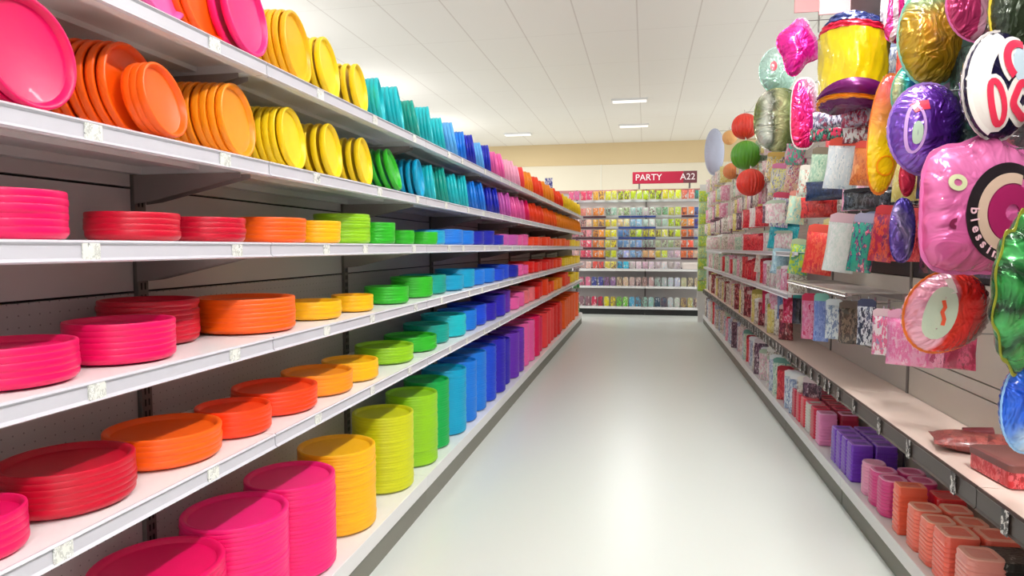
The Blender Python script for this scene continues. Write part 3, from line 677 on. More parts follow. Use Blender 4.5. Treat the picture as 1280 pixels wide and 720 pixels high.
# ------------------------------------------------------------------ foil balloons
def foil(shape, w, h, t, mat_, name, loc, yaw, seam=None, pleat=34, tail=True, roll=0):
    """two welded sheets of film, puffed up: pleated towards a flat welded seam"""
    n = 96; K = 12; vs = []; fs = []
    for side in (1, -1):
        o = len(vs); vs.append((0, -side*t/2, 0))
        for j in range(1, K+1):
            rho = math.sin(j/K*math.pi/2)
            for k in range(n):
                a = 2*math.pi*k/n; r = shape(a)
                f = rho**5
                bul = math.sqrt(max(0, 1-rho**2.4))*t/2
                pl = .5*(1+math.sin(pleat*a+1.3*math.sin(3*a)))
                y = side*(bul*(1-.28*f*pl)+.0012)
                sh_ = 1-.02*f*pl
                vs.append((math.cos(a)*r*rho*sh_*w/2, -y, math.sin(a)*r*rho*sh_*h/2))
        for k in range(n): fs.append((o, o+1+k, o+1+(k+1) % n))
        for j in range(K-1):
            for k in range(n): fs.append((o+1+j*n+k, o+1+j*n+(k+1) % n, o+1+(j+1)*n+(k+1) % n, o+1+(j+1)*n+k))
    root = empty(name, loc, -R(yaw)); root.rotation_euler[1] = R(roll)
    b = MB(); b.add(vs, fs); b.build('balloon_film', mat_, root, smooth=70)
    b = MB(); v2 = []; f2 = []
    for sc, dy in ((.975, .0016), (1.04, .0012), (1.04, -.0012), (.975, -.0016)):
        for k in range(n):
            a = 2*math.pi*k/n; r = shape(a)*sc*(1+.006*math.sin(pleat*a)); v2.append((math.cos(a)*r*w/2, dy, math.sin(a)*r*h/2))
    for j in range(4):
        for k in range(n): f2.append((j*n+k, j*n+(k+1) % n, ((j+1) % 4)*n+(k+1) % n, ((j+1) % 4)*n+k))
    b.add(v2, f2); b.build('welded_seam', seam or mat_, root, smooth=60)
    if tail:
        zb = -shape(-math.pi/2)*h/2
        b = MB(); b.prism([(-.012, zb+.004), (.012, zb+.004), (.018, zb-.05), (-.018, zb-.05)], 'y', -.002, .002); b.build('filling_neck', seam or mat_, root)
    return root
circ = lambda a: 1.0
def sup(p): return lambda a: (abs(math.cos(a))**p+abs(math.sin(a))**p)**(-1/p)
def heart(a):
    s = math.sin(a); return .86+.16*s+(.20*abs(math.cos(a))**.8*(1 if s > 0 else -.3)) - .26*max(0, s)**9
def cake(a):
    x, y = math.cos(a), math.sin(a); base = sup(4.2)(a)*.92
    return base+.16*math.exp(-((a-math.pi/2+.1)/.28)**2)
def flower(a): return .86+.12*math.cos(4*a+.9)+.05*math.cos(3*a)
def leafy(a): return .93+.05*math.cos(11*a)+.03*math.cos(7*a+1)
def drop(a): return .82+.2*math.cos(a+2.25)**2*(1 if math.cos(a+2.25) > 0 else .45)+.1*math.cos(2*a)
def ball(px, py, wpx, hpx, X, shape, m, name, label, yaw=12, t=.45, seam=None, pleat=34, tail=False, roll=0, cat='balloon', hk=True):
    p = onx(px, py, X); d = depth(p); w = wpx*d/F; h = hpx*d/F
    # face the walking shopper: turned from the aisle towards the viewer
    base = math.degrees(math.atan2(p.x, p.y))
    o = foil(shape, w, h, min(w, h)*t, m, name, p, -base+yaw, seam, pleat, tail, roll)
    tag(o, label, cat, 'foil balloons on the right display')
    if hk: hook((p.x+.02, p.y+.02, p.z+h/2-.02))
    return o, w, h, min(w, h)*t
FM = foilmat
S_mint = mat('foil seam mint', (150, 220, 200), .25, metal=.3); S_pink = mat('foil seam pink', (240, 130, 190), .25, metal=.3); S_white = mat('foil seam white', (236, 226, 222), .3, metal=.2)
S_olive = mat('foil seam olive', (150, 150, 50), .3, metal=.3); S_orange = mat('foil seam orange', (250, 140, 60), .3, metal=.2)
ball(1166, 45, 88, 124, .98, circ, FM('gold globe', [(0, '#8a7a3a'), (.12, '#b99a12'), (.62, '#b98e14'), (.72, '#8f8a4a'), (.9, '#5fae8a')], 'z', 'LINEAR', .35, metal=.35), 'foil_balloon', 'large round gold balloon with mint rim at the top right', 8, .5, S_mint)
ball(1222, 8, 92, 86, 1.03, circ, FM('pink cloud', [(0, '#c43a6e'), (.4, '#e6a9bd'), (.55, '#dfe3ef'), (.64, '#3a3c5c'), (.7, '#dfe3ef'), (.8, '#b03058')], 'x', 'CONSTANT', .4), 'foil_balloon', 'pink and white oval balloon right of the round gold balloon', 0, .3, S_pink)
ball(1124, 10, 44, 84, 1.05, sup(2.6), FM('candy stripe', [(0, '#f0e6ec'), (.12, '#e83c96'), (.25, '#f6dce8'), (.38, '#e02a88'), (.52, '#f7d0e2'), (.64, '#d82880'), (.8, '#efe3ea')], 'x', 'CONSTANT', .2), 'foil_balloon', 'pink and white striped balloon left of the round gold balloon', 10, .4)
ball(1278, 15, 92, 124, .95, circ, FM('dark olive', [(0, '#2f3a24'), (.5, '#283220'), (.9, '#3c4a30')], 'z', 'LINEAR', .3, metal=.3), 'foil_balloon', 'dark olive balloon with yellow rim in the top right corner', 6, .45, mat('foil seam yellow', (214, 190, 60), .3))
o, w, h, t = ball(1246, 108, 104, 132, .88, circ, FM('navy and white', [(0, '#1c1440'), (.62, '#241448'), (.8, '#181030')], 'x', 'CONSTANT', .1), 'foil_balloon', 'navy balloon with raised red and white loops near right edge', 0, .42, S_white)
def on_front(o, w, h, t, pts, wid, m, name, closed=False, lift=.004):
    """a printed band laid on the balloon's front skin through points given in half-width units"""
    b = MB(); n = len(pts); vs = []; fs = []
    def surf(u, v):
        rho = min(.97, math.hypot(u, v)); return -(math.sqrt(max(0, 1-rho**2.4))*t/2+lift)
    P = [Vector((u*w/2, 0, v*h/2)) for u, v in pts]
    for i in range(n):
        a = P[(i-1) % n] if (closed or i > 0) else P[i]; c = P[(i+1) % n] if (closed or i < n-1) else P[i]
        d = (c-a).normalized(); nn = Vector((-d.z, 0, d.x))
        for sgn in (-1, -.33, .33, 1):
            q = P[i]+nn*sgn*wid/2; vs.append((q.x, surf(q.x/(w/2), q.z/(h/2)), q.z))
    for i in range(n if closed else n-1):
        j = (i+1) % n
        for k in range(3): fs.append((i*4+k, i*4+k+1, j*4+k+1, j*4+k))
    b.add(vs, fs); q = b.build(name, m, o); s = q.modifiers.new('thickness', 'SOLIDIFY'); s.thickness = .0015; s.offset = 0; return q
Mred = mat('print red', (232, 54, 84), .3, coat=.4); Mwh = mat('print white', (238, 232, 224), .35); Mblk = mat('print black', (30, 22, 26), .4)
def arc(cx, cy, r, a0, a1, n=24, ry=None): return [(cx+r*math.cos(R(a0+(a1-a0)*i/n)), cy+(ry or r)*math.sin(R(a0+(a1-a0)*i/n))) for i in range(n+1)]
Mice = mat('print ice', (196, 214, 224), .3)
def rot(pts, cx, cy, a): return [(cx+(x-cx)*math.cos(R(a))-(y-cy)*math.sin(R(a)), cy+(x-cx)*math.sin(R(a))+(y-cy)*math.cos(R(a))) for x, y in pts]
up_ = rot(arc(.22, .36, .46, 95, 250, ry=.34), .22, .36, -20)
on_front(o, w, h, t, up_, .040, Mwh, 'white_ribbon', lift=.003); on_front(o, w, h, t, up_, .020, Mred, 'red_ribbon', lift=.006)
on_front(o, w, h, t, rot(arc(.34, .34, .16, 0, 360, 20, ry=.2), .34, .34, -20), .05, Mice, 'ice_patch', True, lift=.004)
sq_ = rot([(.34*math.copysign(abs(math.cos(a_))**.55, math.cos(a_))*.85+.3, .26*math.copysign(abs(math.sin(a_))**.55, math.sin(a_))-.32) for a_ in [2*math.pi*i/28 for i in range(28)]], .3, -.32, -28)
on_front(o, w, h, t, sq_, .044, Mwh, 'white_patch', True, lift=.003); on_front(o, w, h, t, sq_, .020, Mred, 'red_outline', True, lift=.006)
lf = rot(arc(-.42, -.38, .14, 0, 360, 24, ry=.42), -.42, -.38, 24)
on_front(o, w, h, t, lf, .036, Mwh, 'white_leaf', True, lift=.003); on_front(o, w, h, t, lf, .014, Mred, 'red_leaf', True, lift=.006)
on_front(o, w, h, t, arc(.05, 0, .84, 105, 225), .036, Mwh, 'white_edge', lift=.003)
on_front(o, w, h, t, [(-.97+.0*i, 0) for i in range(1)]+arc(0, 0, .90, 110, 250), .03, Mwh, 'white_border')
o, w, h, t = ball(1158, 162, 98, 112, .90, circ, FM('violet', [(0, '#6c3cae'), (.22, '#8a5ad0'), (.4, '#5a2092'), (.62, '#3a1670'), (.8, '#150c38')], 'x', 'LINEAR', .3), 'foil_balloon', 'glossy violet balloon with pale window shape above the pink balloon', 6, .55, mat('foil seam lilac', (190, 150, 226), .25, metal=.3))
on_front(o, w, h, t, arc(-.6, -.05, .2, 0, 360, ry=.5), .008, mat('print lilac', (214, 170, 232), .3), 'printed_outline', True); on_front(o, w, h, t, [(-.66, .38), (-.5, .44), (-.3, .46)], .03, Mred, 'printed_dash'); on_front(o, w, h, t, arc(-.56, -.14, .06, 0, 360, ry=.2), .014, mat('print pale green', (190, 216, 190), .3), 'printed_oval', True)
ball(1150, 118, 70, 84, 1.02, circ, FM('rainbow edge', [(0, '#f4ecb0'), (.14, '#38c8c0'), (.3, '#2064d8'), (.6, '#1c3cb0'), (.85, '#20106a')], 'x', 'LINEAR', .15), 'foil_balloon', 'blue balloon with cyan and yellow edge behind the violet balloon', 10, .4, mat('foil seam cyan', (140, 220, 200), .25))
o, w, h, t = ball(1106, 168, 42, 146, .93, sup(2.2), FM('sunburst', [(0, '#fbc410'), (.42, '#fdd014'), (.58, '#fba23c'), (.8, '#f4684c'), (.95, '#e64c50')], 'z', 'LINEAR', .12, metal=0, crease=.35), 'foil_balloon', 'long yellow to orange balloon with ring mark left of violet balloon', 4, .5, S_orange, roll=5)
on_front(o, w, h, t, arc(.0, -.55, .5, 0, 360, ry=.16), .006, mat('print orange', (250, 150, 10), .3), 'printed_ring', True)
ball(1134, 222, 22, 46, 1.02, circ, FM('small red', [(0, '#d01c40'), (.6, '#f04060')], 'z', 'LINEAR', .2), 'foil_balloon', 'small red balloon between the yellow balloon and pink balloon', 0, .5, tail=False)
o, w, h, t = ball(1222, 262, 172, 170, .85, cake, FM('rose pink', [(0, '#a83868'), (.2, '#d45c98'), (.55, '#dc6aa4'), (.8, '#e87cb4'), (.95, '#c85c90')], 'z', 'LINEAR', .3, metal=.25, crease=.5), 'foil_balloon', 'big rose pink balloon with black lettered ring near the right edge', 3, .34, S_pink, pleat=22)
cxr, czr = .22, -.06
on_front(o, w, h, t, arc(cxr, czr, .62, 0, 360, 60), .034, Mblk, 'black_ring', True)
on_front(o, w, h, t, arc(cxr, czr, .49, 70, 290, 40), .026, mat('print cream', (196, 168, 148), .4), 'cream_ring', lift=.005)
on_front(o, w, h, t, arc(cxr, czr, .26, 0, 360, 40), .05, mat('print plum', (150, 30, 84), .35), 'plum_disc', True, lift=.004)
on_front(o, w, h, t, arc(-.60, .36, .085, 0, 360, 20), .012, mat('print sage', (190, 190, 150), .4), 'printed_dot', True); on_front(o, w, h, t, arc(-.62, -.22, .05, 80, 280, 12), .01, mat('print wine', (110, 20, 60), .4), 'printed_comma'); on_front(o, w, h, t, arc(-.66, -.66, .06, 120, 400, 12), .012, Mblk, 'printed_curl')
# lettering on the ring
def glyph_mesh(ch, size):
    cu = bpy.data.curves.new('glyph', 'FONT'); cu.body = ch; cu.size = size; cu.align_x = 'CENTER'; cu.align_y = 'CENTER'; cu.extrude = .0008; cu.offset = .0006
    ob = bpy.data.objects.new('glyph', cu); C.objects.link(ob); dg = bpy.context.evaluated_depsgraph_get(); me = bpy.data.meshes.new_from_object(ob.evaluated_get(dg))
    bpy.data.objects.remove(ob); return me
def lettering(parent, w, h, t, word, a0, a1, r, size, m, name):
    b = MB()
    for i, ch in enumerate(word):
        a = R(a0+(a1-a0)*i/(len(word)-1)); me = glyph_mesh(ch, size)
        u, v = cxr+r*math.cos(a), czr+r*math.sin(a); rho = min(.97, math.hypot(u, v)); y = -(math.sqrt(max(0, 1-rho**2.4))*t/2+.008)
        rot = a+math.pi/2
        vs = []
        for q in me.vertices:
            x, z = q.co.x, q.co.y; vs.append((u*w/2+x*math.cos(rot)-z*math.sin(rot), y-q.co.z, v*h/2+x*math.sin(rot)+z*math.cos(rot)))
        b.add(vs, [tuple(p.vertices) for p in me.polygons])
    b.build(name, m, parent)
lettering(o, w, h, t, 'blessing', 178, 262, .62, .034, mat('print blush', (226, 180, 190), .4), 'ring_lettering')
ball(1128, 288, 34, 78, 1.0, sup(2.4), FM('iris', [(0, '#5c40a8'), (.3, '#8c70d8'), (.45, '#c8b8ec'), (.6, '#6c58c8'), (.8, '#4c3c98')], 'd', 'LINEAR', .5), 'foil_balloon', 'small iridescent purple balloon left of the big pink balloon', 0, .45, tail=False)
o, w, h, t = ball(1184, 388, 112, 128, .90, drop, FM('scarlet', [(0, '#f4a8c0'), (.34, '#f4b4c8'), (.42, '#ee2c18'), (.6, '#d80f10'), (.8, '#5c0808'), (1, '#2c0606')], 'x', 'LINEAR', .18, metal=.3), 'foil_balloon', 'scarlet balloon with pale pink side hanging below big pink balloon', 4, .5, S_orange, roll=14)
on_front(o, w, h, t, arc(-.5, -.12, .08, 0, 360, ry=.2), .03, mat('print mint white', (206, 224, 200), .3), 'printed_oval_centre', True); on_front(o, w, h, t, arc(-.5, -.12, .2, 0, 360, ry=.42), .03, mat('print mint white', (206, 224, 200), .3), 'printed_oval', True); on_front(o, w, h, t, [(-.56, .12), (-.50, .0), (-.53, -.1), (-.45, -.22), (-.44, -.34)], .010, mat('print fire', (244, 96, 60), .3), 'printed_flame', lift=.009)
on_front(o, w, h, t, [(-.5, .55), (-.42, .42), (-.36, .3)], .02, Mwh, 'printed_highlight')
ball(1278, 368, 92, 206, .80, leafy, FM('jungle', [(0, '#0c2c14'), (.12, '#2c8c3c'), (.2, '#0c3418'), (.33, '#3ca450'), (.42, '#0a2410'), (.55, '#2c9440'), (.63, '#0c2c14'), (.76, '#44b058'), (.86, '#0c3014'), (.95, '#2c8034')], 'z', 'LINEAR', .25, metal=.5), 'foil_balloon', 'crinkled dark green balloon with yellow edge at the right border', 2, .5, S_olive, pleat=20)
ball(1284, 508, 78, 116, .84, circ, FM('ocean', [(0, '#b8d4ec'), (.2, '#88b4e4'), (.38, '#1c64dc'), (.7, '#1450d0'), (.9, '#2c74e4')], 'z', 'LINEAR', .5), 'foil_balloon', 'bright blue balloon with pale patch low at the right border', 4, .45, mat('foil seam sky', (150, 196, 236), .3))
# drum-shaped yellow balloon
p = onx(1066, 80, .90); d = depth(p); dw = 82*d/F; dh = 112*d/F
o = empty('drum_balloon', (p.x, p.y, p.z-dh/2), 0); tag(o, 'yellow drum-shaped foil balloon with navy top and purple base', 'balloon', 'foil balloons on the right display')
def drumring(z0, z1, r0, r1, m, nm, amp=.0035, n=64):
    b = MB(); rows = 10; vs = []; fs = []
    for j in range(rows+1):
        z = z0+(z1-z0)*j/rows
        for k in range(n):
            a = 2*math.pi*k/n; r = (r0+(r1-r0)*j/rows)*(1+.02*math.sin(5*a+j))+amp*math.sin(17*a+2*math.sin(j*.9))
            vs.append((r*math.cos(a), r*math.sin(a), z+.012*math.sin(a*2)))
    for j in range(rows):
        for k in range(n): fs.append((j*n+k, j*n+(k+1) % n, (j+1)*n+(k+1) % n, (j+1)*n+k))
    fs.append(tuple(range(n))[::-1]); fs.append(tuple(rows*n+k for k in range(n))); b.add(vs, fs); return b.build(nm, m, o, smooth=70)
dr = dw/2
drumring(dh*.10, dh*.80, dr*.93, dr*.98, mat('foil lemon', (236, 206, 10), .22, metal=.25, coat=.5, bump=.6, bscale=9), 'yellow_body')
drumring(dh*.80, dh*.88, dr*.98, dr*.93, mat('foil cherry', (214, 24, 60), .25, metal=.3), 'red_band')
drumring(dh*.88, dh*.99, dr*.93, dr*.70, mat('foil navy', (24, 36, 92), .25, metal=.4, bump=.5, bscale=14), 'navy_crown')
drumring(dh*.055, dh*.10, dr*.98, dr*.96, mat('foil amber', (246, 150, 20), .25, metal=.2), 'amber_rim')
drumring(0, dh*.055, dr*.6, dr*.92, mat('foil plum', (104, 16, 92), .25, metal=.4), 'purple_base')
b = MB()
PP = []
for i in range(25):
    a = R(-180+180*i/24)
    PP.append((a, dh*.10+dh*.16*math.sin(math.pi*i/24)))
vs = []; fs = []
for a, zt in PP:
    for f in (0, .5, 1): vs.append((math.cos(a)*dr*1.035, math.sin(a)*dr*1.035, dh*.095+(zt-dh*.095)*f+.012*math.sin(a*2)))
for i in range(24):
    for k in range(2): fs.append((i*3+k, i*3+k+1, i*3+k+4, i*3+k+3))
b.add(vs, fs); q = b.build('purple_swoosh', MC['foil plum'], o, smooth=60); s = q.modifiers.new('thickness', 'SOLIDIFY'); s.thickness = .003
hook((p.x+.02, p.y, p.z+dh/2-.01))
ball(998, 58, 56, 72, .90, flower, FM('fuchsia', [(0, '#e0148c'), (.45, '#ee1c98'), (.62, '#f060b8'), (.72, '#eee0f4'), (.8, '#30246c')], 'd', 'CONSTANT', .35), 'foil_balloon', 'fuchsia flower-shaped balloon left of the yellow drum balloon', 8, .5)
ball(1005, 142, 32, 86, .93, sup(3), FM('magenta tall', [(0, '#e8184c'), (.3, '#ec1c68'), (.6, '#f43098'), (.85, '#f8e0ec')], 'd', 'LINEAR', .3), 'foil_balloon', 'tall magenta balloon directly below the fuchsia flower-shaped balloon', 6, .4, S_white)
o, w, h, t = ball(972, 88, 44, 56, .92, circ, FM('mint', [(0, '#9ccab4'), (.4, '#b8e0d0'), (.8, '#cfeee4')], 'z', 'LINEAR', .5), 'foil_balloon', 'mint green balloon with small red mark below the fuchsia flower', 5, .5, tail=False)
on_front(o, w, h, t, arc(-.35, .1, .1, 0, 360, 12, ry=.16), .02, Mred, 'red_mark', True)
ball(973, 150, 58, 76, .90, sup(2.4), FM('olive stripe', [(0, '#707c40'), (.2, '#e8ecdc'), (.32, '#58644c'), (.45, '#d4d8a0'), (.6, '#7c8c48'), (.8, '#3c5834')], 'x', 'LINEAR', .35), 'foil_balloon', 'olive green striped balloon below the mint green balloon', 5, .55)
ball(893, 190, 26, 56, .86, lambda a: .9+.1*math.sin(a)**2, mat('lavender film', (196, 202, 226), .35, metal=.1, bump=.4, bscale=12), 'foil_balloon', 'tall pale lavender balloon at the far end of right shelving', 0, .5, tail=False)
# pleated paper balls
def paperball(px, py, dpx, c, label, X=.88):
    p = onx(px, py, X); d = depth(p); r = dpx/2*d/F; n = 48; K = 16; vs = [(0, 0, -r)]; fs = []
    for j in range(1, K):
        ph = -math.pi/2+math.pi*j/K
        for k in range(n):
            a = 2*math.pi*k/n; q = r*math.cos(ph)*(1-.05*(k % 2)); vs.append((q*math.cos(a), q*math.sin(a), r*math.sin(ph)))
    vs.append((0, 0, r))
    for k in range(n): fs.append((0, 1+(k+1) % n, 1+k)); fs.append((len(vs)-1, 1+(K-2)*n+k, 1+(K-2)*n+(k+1) % n))
    for j in range(K-2):
        for k in range(n): fs.append((1+j*n+k, 1+j*n+(k+1) % n, 1+(j+1)*n+(k+1) % n, 1+(j+1)*n+k))
    o = empty('paper_ball', p); b = MB(); b.add(vs, fs); b.build('pleated_ball', mat('tissue '+label[:9], c, .45, coat=.3), o, smooth=20)
    b = MB(); b.tube((0, 0, r-.004), (0, 0, r+.02), .006); b.lathe([(.004, r-.003), (.014, r+.001), (.004, r+.005)], 12); b.build('hanging_cap', M_card, o); tag(o, label, 'paper ball', 'paper balls hanging at far right')
    hook((p.x+.02, p.y+.005, p.z+r+.012))
paperball(931, 158, 32, (244, 62, 44), 'red pleated paper ball, topmost of three in a column')
paperball(932, 194, 36, (90, 168, 40), 'green pleated paper ball between two red ones')
paperball(938, 228, 34, (224, 30, 34), 'red pleated paper ball, lowest of three in a column')
paperball(912, 172, 18, (250, 190, 120), 'small peach paper ball left of the topmost red ball', .95)
paperball(914, 214, 20, (246, 150, 90), 'small orange paper ball left of the lowest red ball', .95)
# pink header boards above the pegboard
for px, lab in ((1010, 'pale pink header board above the fuchsia flower balloon'), (1044, 'pale pink header board above the yellow drum balloon')):
    p = onx(px, 2, 1.04); o = empty('header_board', (1.04, p.y, p.z), R(0)); tag(o, lab, 'sign board', 'pink header boards on the right shelving')
    b = MB(); b.box(-.085, .085, -.006, .006, -.07, .13); b.build('board', mat('pale pink board', (232, 170, 172), .5), o, bevel=.003)
    b = MB(); b.box(.07, .078, .007, .02, -.2, .05); b.box(.0, XRB-1.04, .007, .015, -.02, -.01); b.build('board_bracket', M_up, o)

# ------------------------------------------------------------------ back display
YG = 11.3
BO = (0, YG, 0); back = empty('shelving_unit', BO); tag(back, 'white pegboard display across the far end of the aisle under the red sign', 'shelving')
def bp_(b, name, m, **k): return part(b, name, m, back, BO, **k)
for i, (xa, xb) in enumerate(((-2.4, -1.2), (-1.2, 0), (0, 1.2), (1.2, 2.4))):
    b = MB(); b.box(xa+.003, xb-.003, YG+.40, YG+.42, .13, 2.1); bp_(b, 'back_panel', M_plainback)
    b = MB(); b.box(xa+.001, xb-.001, YG, YG+.4, .12, .14); b.box(xa+.001, xb-.001, YG-.01, YG, .1, .142); bp_(b, 'bottom_deck', M_shelf)
    b = MB(); b.box(xa+.001, xb-.001, YG+.03, YG+.05, 0, .1); bp_(b, 'kick_plate', M_kickd)
    for z in (.78, .49):
        b = MB(); b.box(xa+.002, xb-.002, YG+.0, YG+.4, z-.02, z); b.box(xa+.002, xb-.002, YG-.012, YG, z-.035, z+.002); bp_(b, 'shelf', M_shelf)
    b = MB(); b.box(xa+.002, xb-.002, YG+.38, YG+.41, 2.1, 2.15); bp_(b, 'top_rail', mat('dusty pink rail', (206, 140, 140), .5))
    b = MB(); b.box(xa-.012, xa+.012, YG+.37, YG+.43, 0, 2.15); bp_(b, 'upright', M_up)
ROWS = [(2.045, .15, ['#e86a9c', '#f0507e', '#f8c04a', '#dce24a', '#cfdc30', '#c4de2a', '#c6e020', '#d0e428', '#e2ea30', '#ee7a6a', '#2fa898']),
        (1.765, .13, ['#e05080', '#f29a88', '#f5913a', '#9fc6b0', '#b8d8a0', '#a9d0c8', '#cfe0d0', '#8fc49a', '#cdd860', '#f58a50', '#3a7ad0']),
        (1.57, .12, ['#e8b0b0', '#eab8b0', '#f5b850', '#e8e040', '#f0d890', '#9fd0e0', '#c8e0d8', '#a8c8b0', '#c8e030', '#f89838', '#4a58c0']),
        (1.39, .12, ['#e08a98', '#ea9098', '#f5a838', '#f0dc20', '#5a90c8', '#c8dc40', '#e0e040', '#d8dc50', '#c8d830', '#f07838', '#d0d8d0']),
        (1.21, .12, ['#e8909a', '#f05070', '#f58a40', '#e8d830', '#6a90c0', '#7aa0d0', '#a8c0b0', '#b8c8a8', '#c0c8a0', '#ee6a48', '#a8b8a8']),
        (1.035, .12, ['#d8a0a0', '#e8486a', '#f5882e', '#c8d020', '#a8c0e0', '#88b0dc', '#e8b080', '#d8d050', '#c8b8c8', '#f58040', '#e0d0b0']),
        (.86, .12, ['#c8a8a0', '#d8b8b0', '#ee5a50', '#e8e060', '#28b0dc', '#e0c8d0', '#d8c8c8', '#e0d0d0', '#d0c8c8', None, None]),
        (.565, .15, ['#c890a0', '#e07898', '#4a50a0', '#9070a8', '#d8c8a0', '#d0b8b0', '#c8a8a0', '#a8c0b8', '#c8c8d8', '#c8c0a0', '#c0b090']),
        (.22, .16, ['#e04870', '#886070', '#d02850', '#e8d820', '#78d048', '#48a8c8', '#90c0b0', '#284860', '#c8c0c0', '#b8a068', '#c8b898'])]
def cname(h):
    import colorsys
    r, g, b_ = [int(h[i:i+2], 16)/255 for i in (1, 3, 5)]; hh, l, s = colorsys.rgb_to_hls(r, g, b_); hh *= 360
    if s < .22: return 'grey-white' if l > .7 else 'grey'
    for e, n_ in ((12, 'red'), (40, 'orange'), (64, 'yellow'), (95, 'lime'), (165, 'green'), (200, 'teal'), (250, 'blue'), (290, 'purple'), (352, 'pink'), (361, 'red')):
        if hh < e: return ('pale ' if l > .75 else '')+n_
RNW = ['top', 'second', 'third', 'fourth', 'fifth', 'sixth', 'seventh', 'eighth', 'bottom']
x0 = -1.29; dx = .107
M_str = {0: mat('white hook strip', (224, 230, 234), .4), 1: mat('blue hook strip', (60, 90, 180), .4), 2: mat('plum hook strip', (90, 50, 70), .4)}
for ri, (zc, h, cols) in enumerate(ROWS):
    zb = {7: .491, 8: .1425, 6: .7825}.get(ri, zc-h/2)
    if ri < 7:
        for si in range(11):
            b = MB(); xa = x0-.04+si*2*dx; b.box(xa+.002, xa+2*dx-.002, YG+.36, YG+.40, zc-h/2-.035, zc-h/2-.005)
            bp_(b, 'hook_strip', M_str[(1 if (si in (4, 5, 6, 10) and ri in (1, 2, 3)) else 0 if si in (3, 7, 8) or ri == 0 else 2)])
    for ci in range(22):
        c = cols[ci//2]
        if c is None: continue
        rr = random.Random(ri*40+ci); cc = [max(0, min(255, int(int(c[i:i+2], 16)*rr.uniform(.85, 1.1)))) for i in (1, 3, 5)]; c2 = '#%02x%02x%02x' % tuple(cc)
        w = .092; xx = x0+ci*dx+(.0 if ci % 2 else .0)
        m = printmat([c, c2, '#f4f0ec'] if rr.random() < .7 else [c, '#6a4a54', c2], 26)
        shp = (ci+ri) % 3
        b = pillow(w, h, .05 if ri > 6 else .03, 6, 6)
        if ri > 6: b = loft([rsq(w*.44, .025, .012, 0), rsq(w*.48, .03, .012, h*.1), rsq(w*.48, .03, .012, h*.85), rsq(w*.3, .02, .008, h)])
        o = b.build('hanging_packet' if ri < 7 else 'party_pack', m, None, smooth=45); o.location = (xx, YG+.28-.1*(ci % 2) if ri < 7 else YG+.08, zb if ri > 6 else max(zb, .783) if ri == 6 else zb)
        tag(o, f"small {cname(c)} packet, {ordw(ci+1)} from left in the {RNW[ri]} row of the far display", 'packet', 'small packets on the far display')
o = empty('storage_box', (.86, YG+.1, .781)); tag(o, 'long low white box at right end of the far display shelf', 'box')
b = loft([rsq(.24, .07, .01, 0), rsq(.25, .08, .012, .01), rsq(.25, .08, .012, .08)]); b.build('box_body', mat('cream carton', (232, 220, 214), .5), o); b = loft([rsq(.255, .085, .012, .078), rsq(.255, .085, .012, .105), rsq(.25, .08, .012, .11)]); b.build('box_lid', mat('cream lid', (238, 228, 222), .5), o)
# red department sign
pa = ony(790, 232, YG-.05); pb = ony(873, 217, YG-.05)
sw = pb.x-pa.x; o = empty('department_sign', ((pa.x+pb.x)/2, YG+.3, 2.24)); tag(o, 'dark red sign with white lettering above the far display', 'sign')
b = MB(); b.box(-sw/2, sw/2, -.02, .02, 0, .2); b.build('sign_board', mat('sign red', (186, 22, 62), .5), o, bevel=.004)
b = MB(); b.box(sw/2-.22, sw/2+.004, -.024, -.021, .0, .2); b.build('sign_end_panel', mat('sign maroon', (110, 52, 62), .5), o)
b = MB(); b.box(-sw/2+.1, -sw/2+.13, -.01, .01, -.09, 0); b.box(sw/2-.13, sw/2-.1, -.01, .01, -.09, 0); b.build('sign_leg', M_up, o)
def signtext(word, xc, size):
    me = glyph_mesh(word, size); me.materials.clear(); me.materials.append(mat('sign white', (250, 236, 238), .5))
    q = bpy.data.objects.new('lettering', me); C.objects.link(q); q.parent = o; q.rotation_euler = (R(90), 0, 0); q.location = (xc, -.027, .1)
signtext('PARTY', -sw/2+.27, .15); signtext('A22', sw/2-.15, .15)
# end-cap goods at the far end of the left run
k = 0
for z in (.148, .33, .52, .70):
    for x in (-1.03, -1.15):
        c = [['#2c9448', '#58b868', '#e0ecd8'], ['#c8c4c8', '#8c6478', '#f0e8ec']][(k//2) % 2]
        if z == .148: c = ['#2c9448', '#58b868', '#e0ecd8']
        b = pillow(.1, .15, .04, 6, 6); q = b.build('hanging_packet', printmat(c, 30), None, smooth=50); q.location = (x+.0, ye+.09, z)
        tag(q, f"small {'green' if c[0] == '#2c9448' else 'grey'} packet on far left end cap, {['lowest', 'second', 'third', 'top'][k//2]} pair, {'aisle' if x > -1.1 else 'inner'} side", 'packet', 'packets on the far left end cap'); k += 1

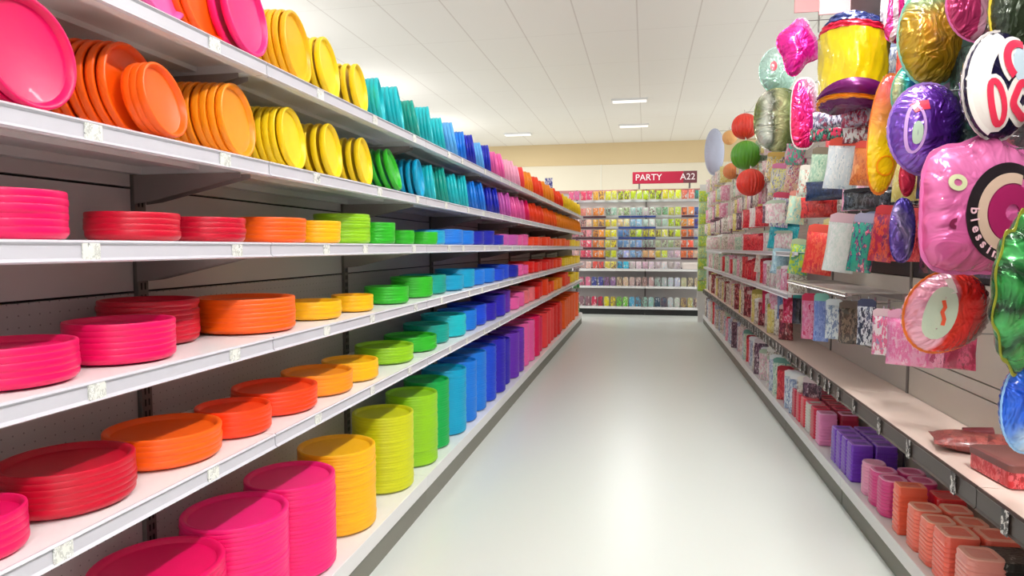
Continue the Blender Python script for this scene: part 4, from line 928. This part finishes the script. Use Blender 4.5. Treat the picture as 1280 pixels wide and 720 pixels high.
# ------------------------------------------------------------------ ceiling lights
def lamp(x, y, power, ln=1.2, wd=.10, up=0, drop=.0, col=(1, .99, .975)):
    o = empty('ceiling_light', (x, y, HC-drop)); b = MB(); b.box(-wd/2-.02, wd/2+.02, -ln/2-.02, ln/2+.02, -.03, 0); b.build('light_housing', M_shelf, o)
    if drop:
        for q in (-.4, .4): b = MB(); b.tube((0, q*ln, 0), (0, q*ln, drop), .004, 6); b.build('suspension_wire', M_hook, o)
    b = MB(); b.box(-wd/2, wd/2, -ln/2, ln/2, -.034, -.031); b.build('diffuser', mat('glowing tube cover', (255, 250, 244), .5, emit=1.15), o)
    for nm, e, z, fl in (('tube_light', power, -.04, 0), ('ceiling_fill', up, .02, math.pi)):  # the upward light is added to brighten the ceiling
        if not e: continue
        ld = bpy.data.lights.new(nm, 'AREA'); ld.shape = 'RECTANGLE'; ld.size = wd; ld.size_y = ln; ld.energy = e; ld.color = col
        l = bpy.data.objects.new(nm, ld); C.objects.link(l); l.parent = o; l.location = (0, 0, z); l.rotation_euler = (fl, 0, 0)
    return o
LI = 0
for y in (-1.6, .7, 3.0):
    LI += 1; tag(lamp(.85, y, 64, up=50, drop=.45), f"suspended tube light over the aisle, {ordw(LI)} from the near end", 'ceiling light', 'ceiling lights over the aisle')
for i, (x, y) in enumerate(((-.28, 10.7), (-.25, 12.9), (-2.6, 13.4))):
    tag(lamp(x, y, 34, .16, .52), f"small faint recessed light on far ceiling, {['nearest of three', 'middle one', 'leftmost, near back wall'][i]}", 'ceiling light', 'ceiling lights at the far end')
LI = 0
for y in (0, 3, 6, 9, 12):  # unseen lamps added for more light on the ceiling
    LI += 1; tag(lamp(-3.9, y, 60, up=10, drop=.9), f"added unseen tube light over the neighbouring left aisle, {ordw(LI)} from near end", 'ceiling light', 'added lights over neighbouring aisles')
LI = 0
for y in (0, 3, 6, 9, 12):  # right-hand lamps, likewise added out of view to light the ceiling
    LI += 1; tag(lamp(3.6, y, 60, up=32, drop=.9), f"added unseen tube light over the neighbouring right aisle, {ordw(LI)} from near end", 'ceiling light', 'added lights over neighbouring aisles')
w = bpy.data.worlds.new('World'); bpy.context.scene.world = w; w.use_nodes = True
w.node_tree.nodes['Background'].inputs['Color'].default_value = (1, .995, .985, 1); w.node_tree.nodes['Background'].inputs['Strength'].default_value = 1.2
vs_ = bpy.context.scene.view_settings; vs_.view_transform = 'Standard'; vs_.look = 'None'; vs_.gamma = 1; vs_.exposure = -.36
bpy.context.scene.display_settings.display_device = 'sRGB'
